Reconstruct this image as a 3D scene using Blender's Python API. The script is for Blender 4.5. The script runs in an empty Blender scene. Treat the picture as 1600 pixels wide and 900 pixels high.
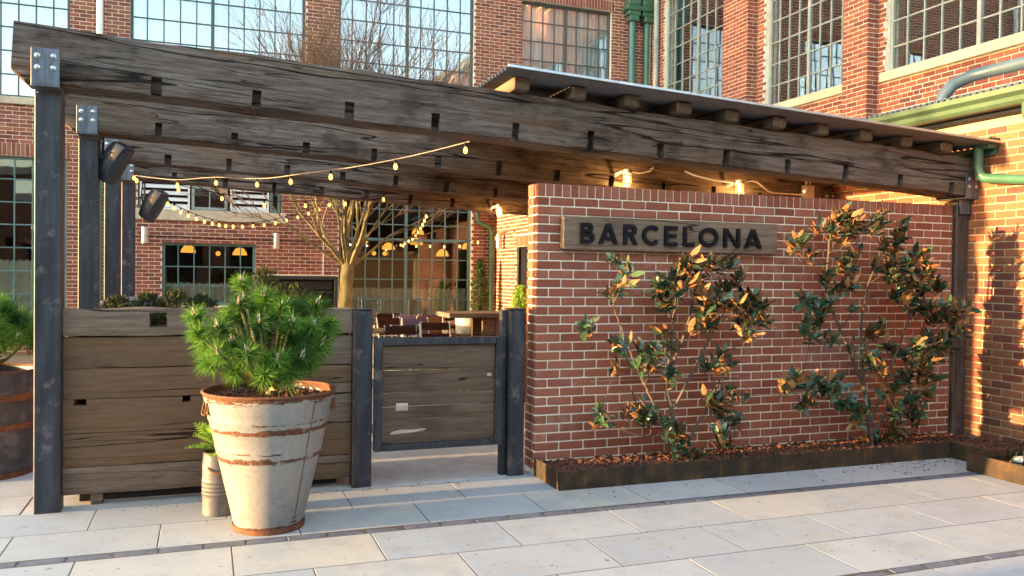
import bpy, bmesh, math, random
from mathutils import Vector, Matrix, Euler, noise
random.seed(11)
SC = bpy.context.scene
COL = SC.collection
R = math.radians

# ---------------------------------------------------------------- camera, sky, sun, exposure
CAM_H = 1.5
YAW, PITCH, ROLL, FPX = R(20.262), R(0.975), R(0.754), 1294.6
cam = bpy.data.cameras.new('camera'); CAM = bpy.data.objects.new('camera', cam); COL.objects.link(CAM)
cam.sensor_width = 36; cam.lens = 36 * FPX / 1600; cam.clip_start = 0.05; cam.clip_end = 1000
_f = Vector((math.sin(YAW) * math.cos(PITCH), math.cos(YAW) * math.cos(PITCH), -math.sin(PITCH)))
_r = Vector((math.cos(YAW), -math.sin(YAW), 0)); _u = _r.cross(_f)
CR = math.cos(ROLL) * _r + math.sin(ROLL) * _u; CU = -math.sin(ROLL) * _r + math.cos(ROLL) * _u; CF = _f
CAM.matrix_world = Matrix((( CR.x, CU.x, -CF.x, 0), (CR.y, CU.y, -CF.y, 0), (CR.z, CU.z, -CF.z, CAM_H), (0, 0, 0, 1)))
SC.camera = CAM
SUN_EL, SUN_A = 5.2, 0.7            # sun low in the left, a few degrees behind the plane of the sign wall
world = bpy.data.worlds.new('World'); SC.world = world; world.use_nodes = True
wt = world.node_tree
sky = wt.nodes.new('ShaderNodeTexSky'); sky.sky_type = 'NISHITA'; sky.sun_disc = False
sky.sun_elevation = R(SUN_EL); sky.sun_rotation = R(270 + SUN_A); sky.air_density = 0.9; sky.dust_density = 1.2; sky.ozone_density = 0.6
wt.links.new(sky.outputs[0], wt.nodes['Background'].inputs[0]); wt.nodes['Background'].inputs[1].default_value = 0.15
sl = bpy.data.lights.new('sun', 'SUN'); sl.energy = 2.0; sl.angle = R(0.55); sl.color = (1, 0.61, 0.28)
SUN = bpy.data.objects.new('sun', sl); COL.objects.link(SUN)
_d = Vector((math.cos(R(SUN_A)) * math.cos(R(SUN_EL)), -math.sin(R(SUN_A)) * math.cos(R(SUN_EL)), -math.sin(R(SUN_EL))))
SUN.rotation_euler = _d.to_track_quat('-Z', 'Y').to_euler(); SUN.location = (-20, 6, 8)
SC.view_settings.view_transform = 'Standard'; SC.view_settings.look = 'None'
SC.view_settings.exposure = 3.72; SC.view_settings.gamma = 1
SC.cycles.max_bounces = 8; SC.cycles.transparent_max_bounces = 12

def px(p):                          # where a world point shows in the 1600 x 900 picture (only to choose which pieces get an object of their own)
    d = Vector(p) - Vector((0, 0, CAM_H)); z = d.dot(CF)
    if z < .1: return None
    return 800 + FPX * d.dot(CR) / z, 450 - FPX * d.dot(CU) / z, z
def inframe(p, m=12):
    q = px(p)
    return bool(q) and -m < q[0] < 1600 + m and -m < q[1] < 900 + m

# ---------------------------------------------------------------- objects
WP = {}
def wpos(o): return WP.get(o.name, Vector((0, 0, 0))) if o else Vector((0, 0, 0))
def reg(o, parent, loc):
    COL.objects.link(o); loc = Vector(loc)
    if parent: o.parent = parent
    o.location = loc - wpos(parent); WP[o.name] = loc
    return o
def thing(name, label, cat, loc=(0, 0, 0), group=None):
    o = bpy.data.objects.new(name, None); o.empty_display_size = .1; reg(o, None, loc)
    return tag(o, label, cat, group)
def tag(o, label=None, cat=None, group=None, kind=None):
    if label: o['label'] = label
    if cat: o['category'] = cat
    if group: o['group'] = group
    if kind: o['kind'] = kind
    return o
def inst(mesh, name, parent, loc, rot=(0, 0, 0), scale=(1, 1, 1)):
    o = bpy.data.objects.new(name, mesh); reg(o, parent, loc); o.rotation_euler = rot; o.scale = scale
    return o

class MB:
    def __init__(s): s.v = []; s.f = []
    def add(s, vs, fs):
        k = len(s.v); s.v += [Vector(a) for a in vs]; s.f += [tuple(i + k for i in f) for f in fs]
    def box(s, x0, x1, y0, y1, z0, z1):
        s.add([(x, y, z) for x in (x0, x1) for y in (y0, y1) for z in (z0, z1)],
              [(0, 1, 3, 2), (4, 6, 7, 5), (0, 4, 5, 1), (2, 3, 7, 6), (0, 2, 6, 4), (1, 5, 7, 3)])
    def cbox(s, c, size, b=.004, rot=None, jit=0):
        h = [a / 2 for a in size]; c = Vector(c); vs = {}; L = []
        b = min(b, min(h) * .6)
        def key(sx, sy, sz, ax):
            k = (sx, sy, sz, ax)
            if k not in vs:
                p = [sx * (h[0] - (0 if ax == 0 else b)), sy * (h[1] - (0 if ax == 1 else b)), sz * (h[2] - (0 if ax == 2 else b))]
                if jit: p = [a + random.uniform(-jit, jit) for a in p]
                vs[k] = len(L); L.append(Vector(p))
            return vs[k]
        F = []
        S = (-1, 1)
        for ax in range(3):
            for sg in S:
                o = [i for i in range(3) if i != ax]; q = []
                for a, e in ((-1, -1), (1, -1), (1, 1), (-1, 1)):
                    sgn = [0, 0, 0]; sgn[ax] = sg; sgn[o[0]] = a; sgn[o[1]] = e; q.append(key(*sgn, ax))
                F.append(q)
        for a in range(3):
            for e in range(a + 1, 3):
                t = 3 - a - e
                for sa in S:
                    for se in S:
                        q = []
                        for st, order in ((-1, (a, e)), (1, (e, a))):
                            for ax in order:
                                sgn = [0, 0, 0]; sgn[a] = sa; sgn[e] = se; sgn[t] = st; q.append(key(*sgn, ax))
                        F.append(q)
        for sx in S:
            for sy in S:
                for sz in S: F.append([key(sx, sy, sz, k) for k in range(3)])
        out = []
        for f in F:
            n = (L[f[1]] - L[f[0]]).cross(L[f[2]] - L[f[0]]); m = sum((L[i] for i in f), Vector()) / len(f)
            out.append(tuple(f) if n.dot(m) > 0 else tuple(reversed(f)))
        if rot is not None: L = [rot @ p for p in L]
        s.add([p + c for p in L], out)
    def tube(s, pts, rad, n=8, caps=True):
        pts = [Vector(p) for p in pts]; m = len(pts)
        if not hasattr(rad, '__len__'): rad = [rad] * m
        t = [(pts[min(i + 1, m - 1)] - pts[max(i - 1, 0)]).normalized() for i in range(m)]
        a = t[0].orthogonal().normalized(); k = len(s.v)
        for i in range(m):
            a = (a - t[i] * a.dot(t[i])); a = a.normalized() if a.length > 1e-6 else t[i].orthogonal().normalized(); b = t[i].cross(a)
            for j in range(n):
                w = 2 * math.pi * j / n; s.v.append(pts[i] + rad[i] * (math.cos(w) * a + math.sin(w) * b))
        for i in range(m - 1):
            for j in range(n):
                j2 = (j + 1) % n; s.f.append((k + i * n + j, k + i * n + j2, k + (i + 1) * n + j2, k + (i + 1) * n + j))
        if caps: s.f.append(tuple(k + j for j in reversed(range(n)))); s.f.append(tuple(k + (m - 1) * n + j for j in range(n)))
    def lathe(s, prof, n=32, c=(0, 0, 0), close=False):
        c = Vector(c); k = len(s.v); m = len(prof)
        for r, z in prof:
            for j in range(n):
                w = 2 * math.pi * j / n; s.v.append(c + Vector((r * math.cos(w), r * math.sin(w), z)))
        for i in range(m if close else m - 1):
            i2 = (i + 1) % m
            for j in range(n):
                j2 = (j + 1) % n; s.f.append((k + i * n + j, k + i * n + j2, k + i2 * n + j2, k + i2 * n + j))
    def disc(s, r, z, n=32, c=(0, 0, 0)):
        c = Vector(c); k = len(s.v)
        s.v += [c + Vector((r * math.cos(2 * math.pi * j / n), r * math.sin(2 * math.pi * j / n), z)) for j in range(n)]; s.f.append(tuple(range(k, k + n)))
    def prism(s, poly, y0, y1, fn=None):   # polygon in (x, z), extruded in y
        n = len(poly); k = len(s.v)
        s.v += [Vector((a, y0, b)) for a, b in poly] + [Vector((a, y1, b)) for a, b in poly]
        A = sum(poly[i][0] * poly[(i + 1) % n][1] - poly[(i + 1) % n][0] * poly[i][1] for i in range(n))
        o = list(range(n)) if A > 0 else list(reversed(range(n)))
        s.f.append(tuple(k + i for i in o)); s.f.append(tuple(k + n + i for i in reversed(o)))
        for a in range(n):
            i, j = o[a], o[(a + 1) % n]; s.f.append((k + j, k + i, k + n + i, k + n + j))
    def mesh(s, name, mat, smooth=False, org=Vector((0, 0, 0))):
        me = bpy.data.meshes.new(name); me.from_pydata([tuple(v - org) for v in s.v], [], s.f)
        if mat: me.materials.append(mat)
        if smooth:
            me.polygons.foreach_set('use_smooth', [True] * len(me.polygons))
            if smooth != 'all': me.set_sharp_from_angle(angle=R(35))
        me.update(); return me
    def build(s, name, mat, parent=None, smooth=False, origin=None):
        if origin is None:
            lo = Vector([min(v[i] for v in s.v) for i in range(3)]); hi = Vector([max(v[i] for v in s.v) for i in range(3)])
            origin = (lo + hi) / 2
        origin = Vector(origin)
        return reg(bpy.data.objects.new(name, s.mesh(name, mat, smooth, origin)), parent, origin)
def struct(o): o['kind'] = 'structure'; return o
def stuff(o): o['kind'] = 'stuff'; return o
def one(fn, name, mat, parent=None, smooth=False, origin=None):
    m = MB(); fn(m); return m.build(name, mat, parent, smooth, origin)
def boxo(name, mat, parent, x0, x1, y0, y1, z0, z1, b=.004):
    m = MB(); m.cbox(((x0 + x1) / 2, (y0 + y1) / 2, (z0 + z1) / 2), (x1 - x0, y1 - y0, z1 - z0), b); return m.build(name, mat, parent)
def cut(o, cutter):                 # boolean difference, baked into the mesh
    me = cutter.mesh('cutter', None); c = bpy.data.objects.new('cutter', me); COL.objects.link(c)
    c.matrix_world = Matrix.Identity(4); bpy.context.view_layer.update()
    md = o.modifiers.new('b', 'BOOLEAN'); md.operation = 'DIFFERENCE'; md.solver = 'EXACT'; md.object = c
    dg = bpy.context.evaluated_depsgraph_get(); new = bpy.data.meshes.new_from_object(o.evaluated_get(dg))
    o.modifiers.clear(); o.data = new; bpy.data.objects.remove(c)
    return o

# ---------------------------------------------------------------- materials
class NB:
    def __init__(s, name):
        s.m = bpy.data.materials.new(name); s.m.use_nodes = True; s.t = s.m.node_tree; s.t.nodes.clear()
        s.out = s.t.nodes.new('ShaderNodeOutputMaterial')
    def n(s, typ, ins=None, **props):
        k = s.t.nodes.new('ShaderNode' + typ)
        for a, b in props.items(): setattr(k, a, b)
        for a, b in (ins or {}).items(): s.set(k.inputs[a], b)
        return k
    def set(s, sock, v):
        if isinstance(v, bpy.types.Node): v = v.outputs[0]
        if isinstance(v, bpy.types.NodeSocket): s.t.links.new(v, sock)
        else: sock.default_value = (*v, 1) if (isinstance(v, tuple) and len(v) == 3 and sock.type == 'RGBA') else v
    def math(s, op, a, b=0.0, c=None, clamp=False):
        k = s.n('Math', {0: a, 1: b}, operation=op); k.use_clamp = clamp
        if c is not None: s.set(k.inputs[2], c)
        return k.outputs[0]
    def mix(s, f, a, b, blend='MIX'):
        k = s.n('Mix', {0: f, 6: a, 7: b}, data_type='RGBA', blend_type=blend); return k.outputs[2]
    def ramp(s, f, stops, inter='LINEAR'):
        k = s.n('ValToRGB', {0: f}); e = k.color_ramp; e.interpolation = inter
        while len(e.elements) < len(stops): e.elements.new(.5)
        for el, (p, c) in zip(e.elements, stops):
            el.position = p; el.color = (*c, 1) if isinstance(c, tuple) else (c, c, c, 1)
        return k.outputs[0]
    def step(s, f, a, b): return s.n('MapRange', {0: f, 1: a, 2: b, 3: 0.0, 4: 1.0}, interpolation_type='SMOOTHSTEP').outputs[0]
    def coord(s, scale=(1, 1, 1), rnd=10.0, kind='Object'):
        v = s.n('TexCoord').outputs[kind]
        if rnd:
            r = s.n('ObjectInfo').outputs['Random']; r = s.math('MULTIPLY', r, rnd)
            v = s.n('VectorMath', {0: v, 1: r}, operation='ADD').outputs[0]
        return s.n('VectorMath', {0: v, 1: scale}, operation='MULTIPLY').outputs[0]
    def noise(s, v, scale, detail=6, rough=.55, dist=0.0):
        return s.n('TexNoise', {'Vector': v, 'Scale': scale, 'Detail': detail, 'Roughness': rough, 'Distortion': dist}).outputs[0]
    def bump(s, h, st=.4, d=.01, prev=None):
        k = s.n('Bump', {'Height': h, 'Strength': st, 'Distance': d})
        if prev is not None: s.set(k.inputs['Normal'], prev)
        return k.outputs[0]
    def pbr(s, col, rough=.6, metal=0.0, normal=None, spec=.5, **kw):
        k = s.n('BsdfPrincipled', {'Base Color': col, 'Roughness': rough, 'Metallic': metal, 'Specular IOR Level': spec})
        for a, b in kw.items(): s.set(k.inputs[a.replace('_', ' ')], b)
        if normal is not None: s.set(k.inputs['Normal'], normal)
        s.t.links.new(k.outputs[0], s.out.inputs[0]); return s.m
def plain(name, col, rough=.6, metal=0.0, var=.25, scale=30, bump=.15, spec=.5):
    b = NB(name); v = b.coord(); n = b.noise(v, scale); m = b.noise(v, scale * .12, 3)
    f = b.math('ADD', b.math('MULTIPLY', n, .5), b.math('MULTIPLY', m, .5))
    c = b.mix(b.step(f, .3, .7), tuple(x * (1 - var) for x in col), tuple(min(1, x * (1 + var)) for x in col))
    return b.pbr(c, rough, metal, b.bump(n, bump, .004), spec)
def brick_mat(name, cols, stain=(.5, .42, .36), stain_amt=.3, dark=.0):
    b = NB(name)
    r = b.math('FRACT', b.math('ADD', b.n('ObjectInfo').outputs['Random'], b.n('NewGeometry').outputs['Random Per Island']))
    n = len(cols); c = b.ramp(r, [(i / (n - 1), k) for i, k in enumerate(cols)])
    v = b.coord(rnd=0, kind='Object'); w = b.n('NewGeometry').outputs['Position']
    fine = b.noise(w, 90, 5, .7); mid = b.noise(w, 14, 4); big = b.noise(w, 1.7, 4, .6)
    c = b.mix(b.step(fine, .35, .75), b.mix(1.0, c, (.72, .7, .7), 'MULTIPLY'), c)
    c = b.mix(b.math('MULTIPLY', b.step(mid, .45, .8), .35), c, b.mix(1.0, c, (.6, .55, .55), 'MULTIPLY'))
    c = b.mix(b.math('MULTIPLY', b.math('MULTIPLY', b.step(big, .5, .78), b.step(mid, .3, .75)), stain_amt), c, stain)
    return b.pbr(c, .85, 0, b.bump(fine, .5, .003, b.bump(mid, .4, .004)), .25)
def wood_mat(name, pale, mid, dark, grain=1.0, blotch=.5, crack=1.0, bumpst=.6, axis=0, warm=None, lng=.45):
    b = NB(name)
    st = [10, 10, 10]; st[axis] = lng; st2 = [5, 5, 5]; st2[axis] = .35; st3 = [2.2, 2.2, 2.2]; st3[axis] = 1.0
    g = b.noise(b.coord(tuple(st)), 4 * grain, 9, .66)
    g2 = b.noise(b.coord(tuple(st)), 22 * grain, 5, .7)
    st2[axis] = .22; st4 = [26, 26, 26]; st4[axis] = 1.1
    cr = b.noise(b.coord(tuple(st2)), 1.25, 3.0, .45)
    cr2 = b.noise(b.coord(tuple(st4), 17), 1.0, 2, .5); crm = b.noise(b.coord(), 2.1, 3)
    line = b.math('SUBTRACT', 1.0, b.step(b.math('ABSOLUTE', b.math('SUBTRACT', cr, .5)), .002, .0085 * crack + .0001))
    line2 = b.math('MULTIPLY', b.math('SUBTRACT', 1.0, b.step(b.math('ABSOLUTE', b.math('SUBTRACT', cr2, .5)), .0, .02)), b.math('MULTIPLY', b.step(crm, .52, .62), min(.8, .55 * crack)))
    line = b.math('MAXIMUM', line, line2)
    bl = b.noise(b.coord((1, 1.6, 1.6)), 1.9, 6, .62)
    vo = b.n('TexVoronoi', {'Vector': b.coord(tuple(st3)), 'Scale': 1.15}).outputs['Distance']
    kn = b.math('SUBTRACT', 1.0, b.step(b.math('ADD', vo, b.math('MULTIPLY', g2, .08)), .07, .16))
    t = b.math('ADD', b.math('MULTIPLY', g, .65), b.math('MULTIPLY', g2, .35))
    c = b.ramp(t, [(.28, dark), (.47, mid), (.66, pale)])
    if warm: c = b.mix(b.math('MULTIPLY', b.step(b.noise(b.coord((.5, 2.5, 2.5)), 2.2, 4), .48, .66), .7), c, b.mix(.5, c, warm))
    c = b.mix(b.math('MULTIPLY', b.step(b.noise(b.coord((.8, 1.5, 1.5), 23), 1.1, 3, .5), .42, .62), .35), c, b.mix(1.0, c, (.66, .64, .62), 'MULTIPLY'))
    c = b.mix(b.math('MULTIPLY', b.step(bl, .50, .70), blotch), c, b.mix(1.0, c, (.27, .25, .25), 'MULTIPLY'))
    c = b.mix(b.math('MULTIPLY', kn, .75), c, tuple(x * .35 for x in dark))
    c = b.mix(b.math('MULTIPLY', line, .92), c, tuple(x * .12 for x in dark))
    h = b.math('SUBTRACT', t, b.math('MULTIPLY', line, 1.2))
    return b.pbr(c, .82, 0, b.bump(h, bumpst, .012), .2)
def steel_mat(name, col=(.05, .056, .068), rust=.25, rough=.48):
    b = NB(name); v = b.coord(); n = b.noise(v, 9, 7, .65); f = b.noise(v, 55, 4, .7); vv = b.coord((6, 6, .7)); s2 = b.noise(vv, 3, 6, .6)
    c = b.mix(b.step(s2, .35, .7), tuple(x * .7 for x in col), tuple(x * 1.5 for x in col))
    c = b.mix(b.math('MULTIPLY', b.step(n, .55, .75), .6), c, (.16, .165, .17))
    c = b.mix(b.math('MULTIPLY', b.step(b.math('ADD', b.math('MULTIPLY', n, .6), b.math('MULTIPLY', f, .4)), .57, .63), rust), c, (.22, .13, .07))
    return b.pbr(c, b.math('ADD', rough - .1, b.math('MULTIPLY', n, .3)), .35, b.bump(f, .18, .002), .5)
def leaf_mat(name, top, under, var=.35, rough=.32, trans=.0):
    b = NB(name); g = b.n('NewGeometry'); r = b.math('FRACT', b.math('ADD', b.n('ObjectInfo').outputs['Random'], g.outputs['Random Per Island']))
    t = b.ramp(r, [(0, tuple(x * (1 - var) for x in top)), (.6, top), (1, tuple(x * (1 + 1.6 * var) for x in top))])
    u = b.ramp(r, [(0, tuple(x * .6 for x in under)), (1, tuple(x * 1.25 for x in under))])
    c = b.mix(g.outputs['Backfacing'], t, u)
    k = b.n('BsdfPrincipled', {'Base Color': c, 'Specular IOR Level': .45 if rough < .5 else .12, 'Roughness': b.math('ADD', rough, b.math('MULTIPLY', g.outputs['Backfacing'], .4, clamp=True))})
    if trans:
        tr = b.n('BsdfTranslucent', {'Color': c}); x = b.n('MixShader', {0: trans, 1: k.outputs[0], 2: tr.outputs[0]}); b.t.links.new(x.outputs[0], b.out.inputs[0])
    else: b.t.links.new(k.outputs[0], b.out.inputs[0])
    return b.m
def glass_mat(name, refl, tint=(.9, .94, .95), rough=.015, fw=.5):
    b = NB(name); lw = b.n('LayerWeight', {'Blend': .35}).outputs['Fresnel']
    w = b.noise(b.coord(rnd=30), 2.2, 2); nb = b.bump(w, .012, .05)
    gl = b.n('BsdfGlossy', {'Color': (.95, .97, 1.0), 'Roughness': rough, 'Normal': nb}); tr = b.n('BsdfTransparent', {'Color': tint})
    f = b.math('ADD', refl, b.math('MULTIPLY', lw, fw), clamp=True)
    x = b.n('MixShader', {0: f, 1: tr.outputs[0], 2: gl.outputs[0]}); b.t.links.new(x.outputs[0], b.out.inputs[0]); return b.m
def emit_mat(name, col, st):
    b = NB(name); e = b.n('Emission', {'Color': col, 'Strength': st}); b.t.links.new(e.outputs[0], b.out.inputs[0]); return b.m

MT = {}
MT['brick_new'] = brick_mat('brick_new', [(.26, .080, .046), (.325, .107, .06), (.37, .135, .075), (.295, .09, .052), (.39, .152, .088)], (.48, .36, .29), .45)
MT['brick_sun'] = brick_mat('brick_orange', [(.22, .075, .04), (.30, .12, .06), (.36, .16, .075), (.26, .08, .045), (.15, .06, .05), (.33, .14, .065)], (.42, .27, .18), .25)
MT['brick_old'] = brick_mat('brick_old', [(.22, .065, .042), (.32, .105, .062), (.38, .145, .085), (.28, .08, .055), (.18, .065, .055), (.36, .125, .07)], (.46, .31, .23), .3)
b = NB('mortar'); v = b.n('NewGeometry').outputs['Position']; n = b.noise(v, 60, 5, .7); m = b.noise(v, 3, 4)
MT['mortar'] = b.pbr(b.mix(b.step(b.math('ADD', b.math('MULTIPLY', n, .5), b.math('MULTIPLY', m, .5)), .3, .7), (.62, .55, .42), (.86, .78, .62)), .95, 0, b.bump(n, .6, .004), .1)
MT['mortar_sun'] = plain('mortar_sun_tinted', (.42, .33, .20), .95, 0, .25, 40, .4)  # mortar copy for the low wall, golden sunlight put into its colour
MT['beam'] = wood_mat('beam_timber', (.235, .198, .172), (.115, .088, .070), (.026, .018, .014), .9, .9, 1.5, 1.0, warm=(.15, .075, .03), lng=.7)
MT['board'] = wood_mat('board_timber', (.19, .118, .072), (.146, .087, .051), (.092, .053, .030), 1.1, .4, .45, .6, warm=(.17, .09, .036), lng=1.0)
MT['board_grey'] = wood_mat('board_timber_grey', (.245, .175, .126), (.172, .118, .083), (.078, .051, .035), 1.1, .4, .6, .6, lng=.9)
MT['gate_board'] = wood_mat('gate_timber', (.165, .112, .074), (.118, .077, .050), (.062, .040, .026), 1.1, .5, .45, .4, lng=.9)
MT['sign_board'] = wood_mat('sign_timber', (.285, .212, .15), (.195, .138, .093), (.075, .052, .036), 1.3, .45, .9, .5)
MT['rafter'] = wood_mat('rafter_timber', (.20, .165, .12), (.13, .10, .068), (.05, .036, .025), 1.2, .4, .6, .4, axis=1)
MT['steel'] = steel_mat('mill_scale_steel', (.033, .034, .040), .4)
MT['plate'] = steel_mat('bracket_steel', (.10, .115, .14), .12, .42)
MT['post_brown'] = steel_mat('weathered_post', (.075, .066, .058), .3, .6)
MT['bolt'] = plain('zinc_bolt', (.50, .52, .53), .35, .8, .15, 60)
MT['black'] = plain('black_paint', (.006, .007, .010), .6, 0, .2, 40, .08, .15)
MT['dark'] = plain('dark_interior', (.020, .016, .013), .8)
MT['speaker'] = plain('speaker_plastic', (.03, .034, .042), .5, 0, .12, 120, .08)
MT['grille'] = plain('speaker_grille', (.04, .045, .052), .55, .2, .2, 200, .2)
MT['galv_roof'] = plain('galvanised_sheet', (.42, .45, .48), .38, .75, .2, 12, .05)
MT['roof_sheet'] = plain('aged_roof_sheet', (.13, .135, .14), .6, .3, .25, 8, .05)
MT['green'] = plain('green_gutter_paint', (.04, .12, .075), .4, 0, .18, 8, .08)
MT['pale_green'] = plain('faded_green_paint', (.055, .10, .055), .42, 0, .15, 6, .06)
MT['teal'] = plain('teal_paint', (.05, .155, .135), .42, 0, .18, 10, .06)
MT['muntin'] = plain('window_steel_teal', (.085, .17, .165), .5, 0, .2, 20, .08)
MT['muntin_grey'] = plain('window_steel_grey', (.24, .28, .26), .5, 0, .2, 20, .08)
MT['muntin_dark'] = plain('window_steel_dark', (.05, .06, .062), .5, 0, .2, 20, .08)
MT['conduit'] = plain('zinc_conduit', (.45, .45, .43), .45, .5, .15, 30, .05)
MT['rope'] = plain('pale_cable', (.22, .19, .14), .8)
MT['white'] = plain('white_paint', (.72, .71, .66), .5, 0, .08, 20, .05)
MT['bluepipe'] = plain('blue_grey_pipe', (.05, .085, .11), .38, .1, .2, 8, .05)
MT['stone'] = plain('limestone', (.48, .41, .29), .85, 0, .2, 14, .3)
MT['concrete'] = plain('concrete', (.36, .35, .325), .88, 0, .22, 7, .3)
MT['asphalt'] = plain('asphalt', (.07, .07, .07), .9, 0, .3, 30, .4)
MT['joint'] = plain('paving_joint', (.075, .065, .055), .95, 0, .3, 60, .4)
MT['sett'] = plain('slate_sett', (.105, .115, .14), .7, 0, .35, 25, .3)
MT['soil'] = plain('soil', (.055, .032, .02), .95, 0, .5, 60, .9)
MT['curtain'] = plain('linen_curtain', (.66, .60, .45), .9, 0, .15, 12, .15)
MT['sheer'] = plain('white_sheer_curtain', (.60, .63, .64), .9, 0, .05, 12, .1)
MT['lamp_orange'] = emit_mat('lit_lamp_shade', (1, .38, .05), .16)
MT['bulb'] = emit_mat('lit_bulb', (1, .44, .11), .33)
MT['bulb_caged'] = emit_mat('lit_caged_bulb', (1, .45, .10), 5.0)
MT['glass_sky'] = glass_mat('window_glass', .16)
MT['glass_wing'] = glass_mat('wing_window_glass', .15, (.8, .83, .82), fw=.3)
MT['glass_dark'] = glass_mat('restaurant_window_glass', .03, (.78, .82, .8))
MT['glass_jar'] = glass_mat('jar_glass', .05, (1, .95, .85))
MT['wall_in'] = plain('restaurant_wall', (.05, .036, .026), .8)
MT['chair_wood'] = wood_mat('chair_slats', (.30, .12, .065), (.22, .085, .05), (.10, .035, .025), 3, .2, .2, .2)
MT['chair_orange'] = wood_mat('chair_slats_orange', (.42, .19, .08), (.32, .13, .055), (.18, .07, .03), 3, .2, .2, .2)
MT['chair_purple'] = plain('purple_slats', (.10, .075, .14), .5)
MT['table_top'] = wood_mat('table_slats', (.33, .21, .11), (.24, .14, .07), (.12, .065, .03), 2, .2, .3, .2)
MT['tarp_white'] = plain('white_planter', (.62, .60, .54), .6)
MT['water'] = plain('trough_water', (.01, .014, .012), .04, 0, .3, 5, .15, .6)
MT['pebble'] = plain('pale_stone', (.38, .38, .36), .7, 0, .25, 20, .3)
# paving slab: each slab its own tint
b = NB('paving_slab'); r = b.n('ObjectInfo').outputs['Random']; v = b.coord(rnd=20)
c = b.ramp(r, [(0, (.30, .325, .34)), (.3, (.385, .395, .375)), (.55, (.335, .365, .38)), (.75, (.445, .41, .335)), (.9, (.36, .38, .38)), (1, (.315, .34, .36))])
big = b.noise(v, 2.4, 5, .6); sp = b.noise(v, 110, 3, .7); st = b.noise(b.coord((1, 1.7, 1), 31), 3.5, 6, .65)
c = b.mix(b.math('MULTIPLY', b.step(big, .40, .66), .75), c, (.30, .32, .33))
c = b.mix(b.math('MULTIPLY', b.step(st, .54, .74), .5), c, (.37, .31, .215))
c = b.mix(b.math('MULTIPLY', b.step(sp, .60, .72), .45), c, (.17, .17, .16))
c = b.mix(b.math('MULTIPLY', b.step(b.noise(b.coord((1, 1, 1), 47), 9, 5, .7), .50, .72), .5), c, b.mix(1.0, c, (.74, .74, .73), 'MULTIPLY'))
c = b.mix(b.math('MULTIPLY', b.step(b.noise(b.coord((1, 1, 1), 59), 24, 2, .5), .70, .74), .7), c, (.09, .08, .07))
MT['slab'] = b.pbr(c, .72, 0, b.bump(b.math('ADD', sp, big), .18, .004), .35)
# corten edging
b = NB('corten_steel'); v = b.coord(); n = b.noise(v, 6, 7, .65); f = b.noise(v, 40, 4, .7); dr = b.noise(b.coord((14, 14, 1)), 2, 5)
c = b.ramp(b.math('ADD', b.math('MULTIPLY', n, .78), b.math('MULTIPLY', dr, .22)), [(.33, (.017, .014, .010)), (.50, (.04, .028, .016)), (.62, (.095, .047, .017)), (.76, (.19, .08, .022))])
MT['corten'] = b.pbr(c, .8, .1, b.bump(f, .3, .003), .3)
# galvanised bucket with rust: bands at the bead rings, rim and foot (object z = 0 at the foot)
def rusty(name, zc, base=(.29, .278, .25), foot=True, amt=1.0):
    b = NB(name); tc = b.n('TexCoord').outputs['Object']; z = b.n('SeparateXYZ', {0: tc}).outputs[2]
    n = b.noise(tc, 7, 8, .7); n2 = b.noise(b.n('VectorMath', {0: tc, 1: (5, 5, 26)}, operation='MULTIPLY').outputs[0], 1.6, 7, .7); f = b.noise(tc, 70, 4, .7)
    drip = b.noise(b.n('VectorMath', {0: tc, 1: (22, 22, 1.6)}, operation='MULTIPLY').outputs[0], 1.2, 6, .6)
    tot = b.math('MAXIMUM', b.math('MULTIPLY', b.step(n, .60, .70), .3), b.math('MULTIPLY', b.step(b.math('ADD', b.math('MULTIPLY', n, .5), b.math('MULTIPLY', f, .5)), .60, .64), .8))
    for c0, w, k in zc:
        d = b.math('SUBTRACT', 1.0, b.math('DIVIDE', b.math('ABSOLUTE', b.math('SUBTRACT', z, c0)), w), clamp=True)
        e = b.math('ADD', b.math('MULTIPLY', d, .34 * k), b.math('ADD', b.math('MULTIPLY', n2, .62), b.math('MULTIPLY', n, .52)))
        tot = b.math('MAXIMUM', tot, b.math('MULTIPLY', b.step(e, .77, .83), b.step(d, .0, .12)))
    c = b.mix(b.math('MULTIPLY', b.step(drip, .3, .7), .35), base, tuple(x * .72 for x in base))
    c = b.mix(b.math('MULTIPLY', b.step(b.noise(tc, 3.2, 6, .6), .4, .65), .55), c, tuple(x * m for x, m in zip(base, (.55, .62, .70))))
    c = b.mix(b.math('MULTIPLY', b.step(n, .45, .7), .5), c, (.22, .23, .235))
    c = b.mix(b.math('MULTIPLY', b.step(f, .62, .72), .35), c, (.2, .17, .13))
    ru = b.mix(b.step(f, .4, .65), (.055, .022, .011), (.14, .055, .019))
    c = b.mix(b.math('MULTIPLY', b.step(b.noise(tc, 38, 3, .6), .48, .62), .22), c, b.mix(1.0, c, (.55, .56, .58), 'MULTIPLY'))
    c = b.mix(b.math('MULTIPLY', tot, amt), c, ru)
    return b.pbr(c, b.math('ADD', .5, b.math('MULTIPLY', tot, .35)), b.math('MULTIPLY', b.math('SUBTRACT', 1.0, tot), .25), b.bump(f, .25, .003), .4)
MT['bucket'] = rusty('rusty_bucket', [(.0, .06, 2.2), (.435, .045, .95), (.475, .025, .7), (.60, .038, 1.0), (.645, .022, .75), (.81, .09, 1.3), (.03, .25, .55)])
MT['rust'] = plain('rust', (.125, .048, .018), .85, 0, .5, 30, .4)
MT['barrel'] = rusty('barrel_zinc', [(.0, .05, 1.5)], (.06, .063, .07), amt=.9)
MT['can'] = rusty('zinc_can', [(.0, .02, .8)], (.10, .103, .105), amt=.5)
MT['white_pot'] = rusty('cream_pot', [(.0, .02, .5)], (.68, .62, .50), amt=.3)
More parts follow.
